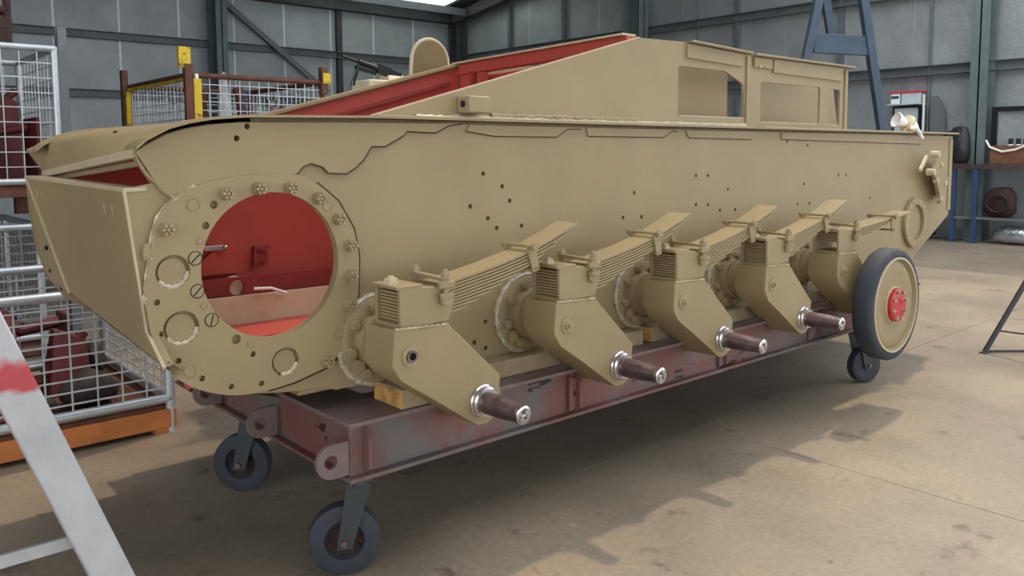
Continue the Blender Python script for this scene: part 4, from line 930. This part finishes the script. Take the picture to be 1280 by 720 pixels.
lump((11.93,1.78,.545),(.13,.19,.195),13,'dark brown coil heap on the lower shelf of the rack','rustd','coil',None,'cable_heap')
tag(B().tube([V((11.79+.012*math.sin(a*.7),1.78+.13*math.cos(a),.54+.11*math.sin(a))) for a in [k*.35 for k in range(52)]],.012,7).build('cable_coil','lump',None),'loop of dark cable hung in front of the brown heap','cable')
lump((11.97,1.55,.125),(.16,.32,.12),14,'crumpled silver foil roll under the rack at the right','foil','foil',None,'foil_bundle')
lump((11.97,2.85,.12),(.14,.25,.115),15,'dark bundle under the left part of the rack','sack','bundle',None,'dark_bundle')
tag(B().box((11.80,1.05,.3505),(12.05,1.44,.372)).box((11.80,1.05,.3725),(12.0,1.36,.385)).build('board_stack','white',None,bevel=.002),'white boards lying on the lower shelf at the right edge','board')
# shelf on the wall with board, tubs and panel, left of the column
ws = B().box((11.95,2.55,1.46),(12.36,3.6,1.50)).box((11.97,2.7,1.30),(11.99,2.72,1.46)).box((11.97,3.4,1.30),(11.99,3.42,1.46)).box((11.97,2.7,1.28),(12.36,2.72,1.31)).box((11.97,3.4,1.28),(12.36,3.42,1.31)).build('wall_shelf','grey',None); tag(ws,'narrow steel wall shelf above the tail of the hull','shelf')
fr = empty('framed_board',(12.2,3.14,1.5)); tag(fr,'pale board in a black frame leaning on the end wall above the hull tail','framed board')
for a,b_ in (((12.18,2.935,1.5005),(12.21,2.985,1.87)),((12.18,3.325,1.5005),(12.21,3.345,1.87)),((12.18,2.985,1.845),(12.21,3.325,1.87)),((12.18,2.985,1.5005),(12.21,3.325,1.515))): B().box(a,b_).build('frame','black',fr)
B().box((12.195,2.985,1.515),(12.205,3.325,1.845)).build('face','glass',fr)
us = B().box((12.10,2.93,1.888),(12.36,3.40,1.905)).build('wall_shelf','tape',None); tag(us,'upper pale wall shelf carrying red lidded tubs','shelf')
for i,(ya,yb,m_) in enumerate(((3.24,3.37,'sky'),(2.95,3.22,'glass'))):
    t_ = B().box((12.15,ya,1.9055),(12.33,yb,2.055)).build('plastic_tub',m_,None,bevel=.01); tag(t_,('small clear tub with red lid on the upper wall shelf','long clear tub with red lid on the upper wall shelf')[i],'tub','red lidded tubs')
    B().box((12.14,ya-.01,2.055),(12.34,yb+.01,2.085)).build('lid','redb',t_,bevel=.004)
    if i==0: B().box((12.146,ya+.01,1.98),(12.15,yb-.01,2.02)).build('label_strip','blue',t_)
rp_ = sheet('grey_panel',[(12.30,2.66,1.5005),(12.30,2.87,1.5005),(12.30,2.87,1.90),(12.30,2.84,2.0),(12.30,2.78,2.0),(12.30,2.70,1.88),(12.30,2.66,1.75)],.03,'grey','dark grey panel with rounded top on the wall shelf beside the framed board','panel')
tag(B().box((12.16,2.895,1.5005),(12.19,2.918,2.02)).build('white_strip','white',None),'thin white upright strip between the framed board and grey panel','strip')
# work lamp clamped on the deck near the tail
wl_ = empty('work_lamp',(5.0,.06,DZ+.007)); tag(wl_,'white work lamp with tan ring lying on the deck edge near the tail','lamp')
lc = V((4.98,.05,1.385)); la = (-rgt*.93+V((0,0,.30))-fwd*.2).normalized()
B().lathe([(0,.022),(.015,.026),(.065,.046),(.068,.043),(.015,.020)],lc,la,28,True).build('lamp_shade','white',wl_)
B().lathe([(-.020,.046),(-.018,.050),(.008,.050),(.010,.046)],lc+V((.02,0,0)),la,28).build('lamp_ring','cream',wl_)
B().lathe([(0,.042),(.04,.038),(.07,.022),(.08,.008)],lc+V((.03,.0,-.006)),-la+V((0,0,-.25)),24).build('lamp_body','white',wl_)
B().tube([hp(1138,160,-.02),hp(1145,160,-.045),hp(1149,165,-.05),hp(1153,173,-.05)],[.011,.012,.012,.009],8).build('strap','white',wl_)
B().tube([V((4.95,.05,1.345)),V((5.05,.03,1.340)),hp(1143,163,-.02),hp(1147,164,-.045)],.009,8).build('lamp_stem','cream',wl_)
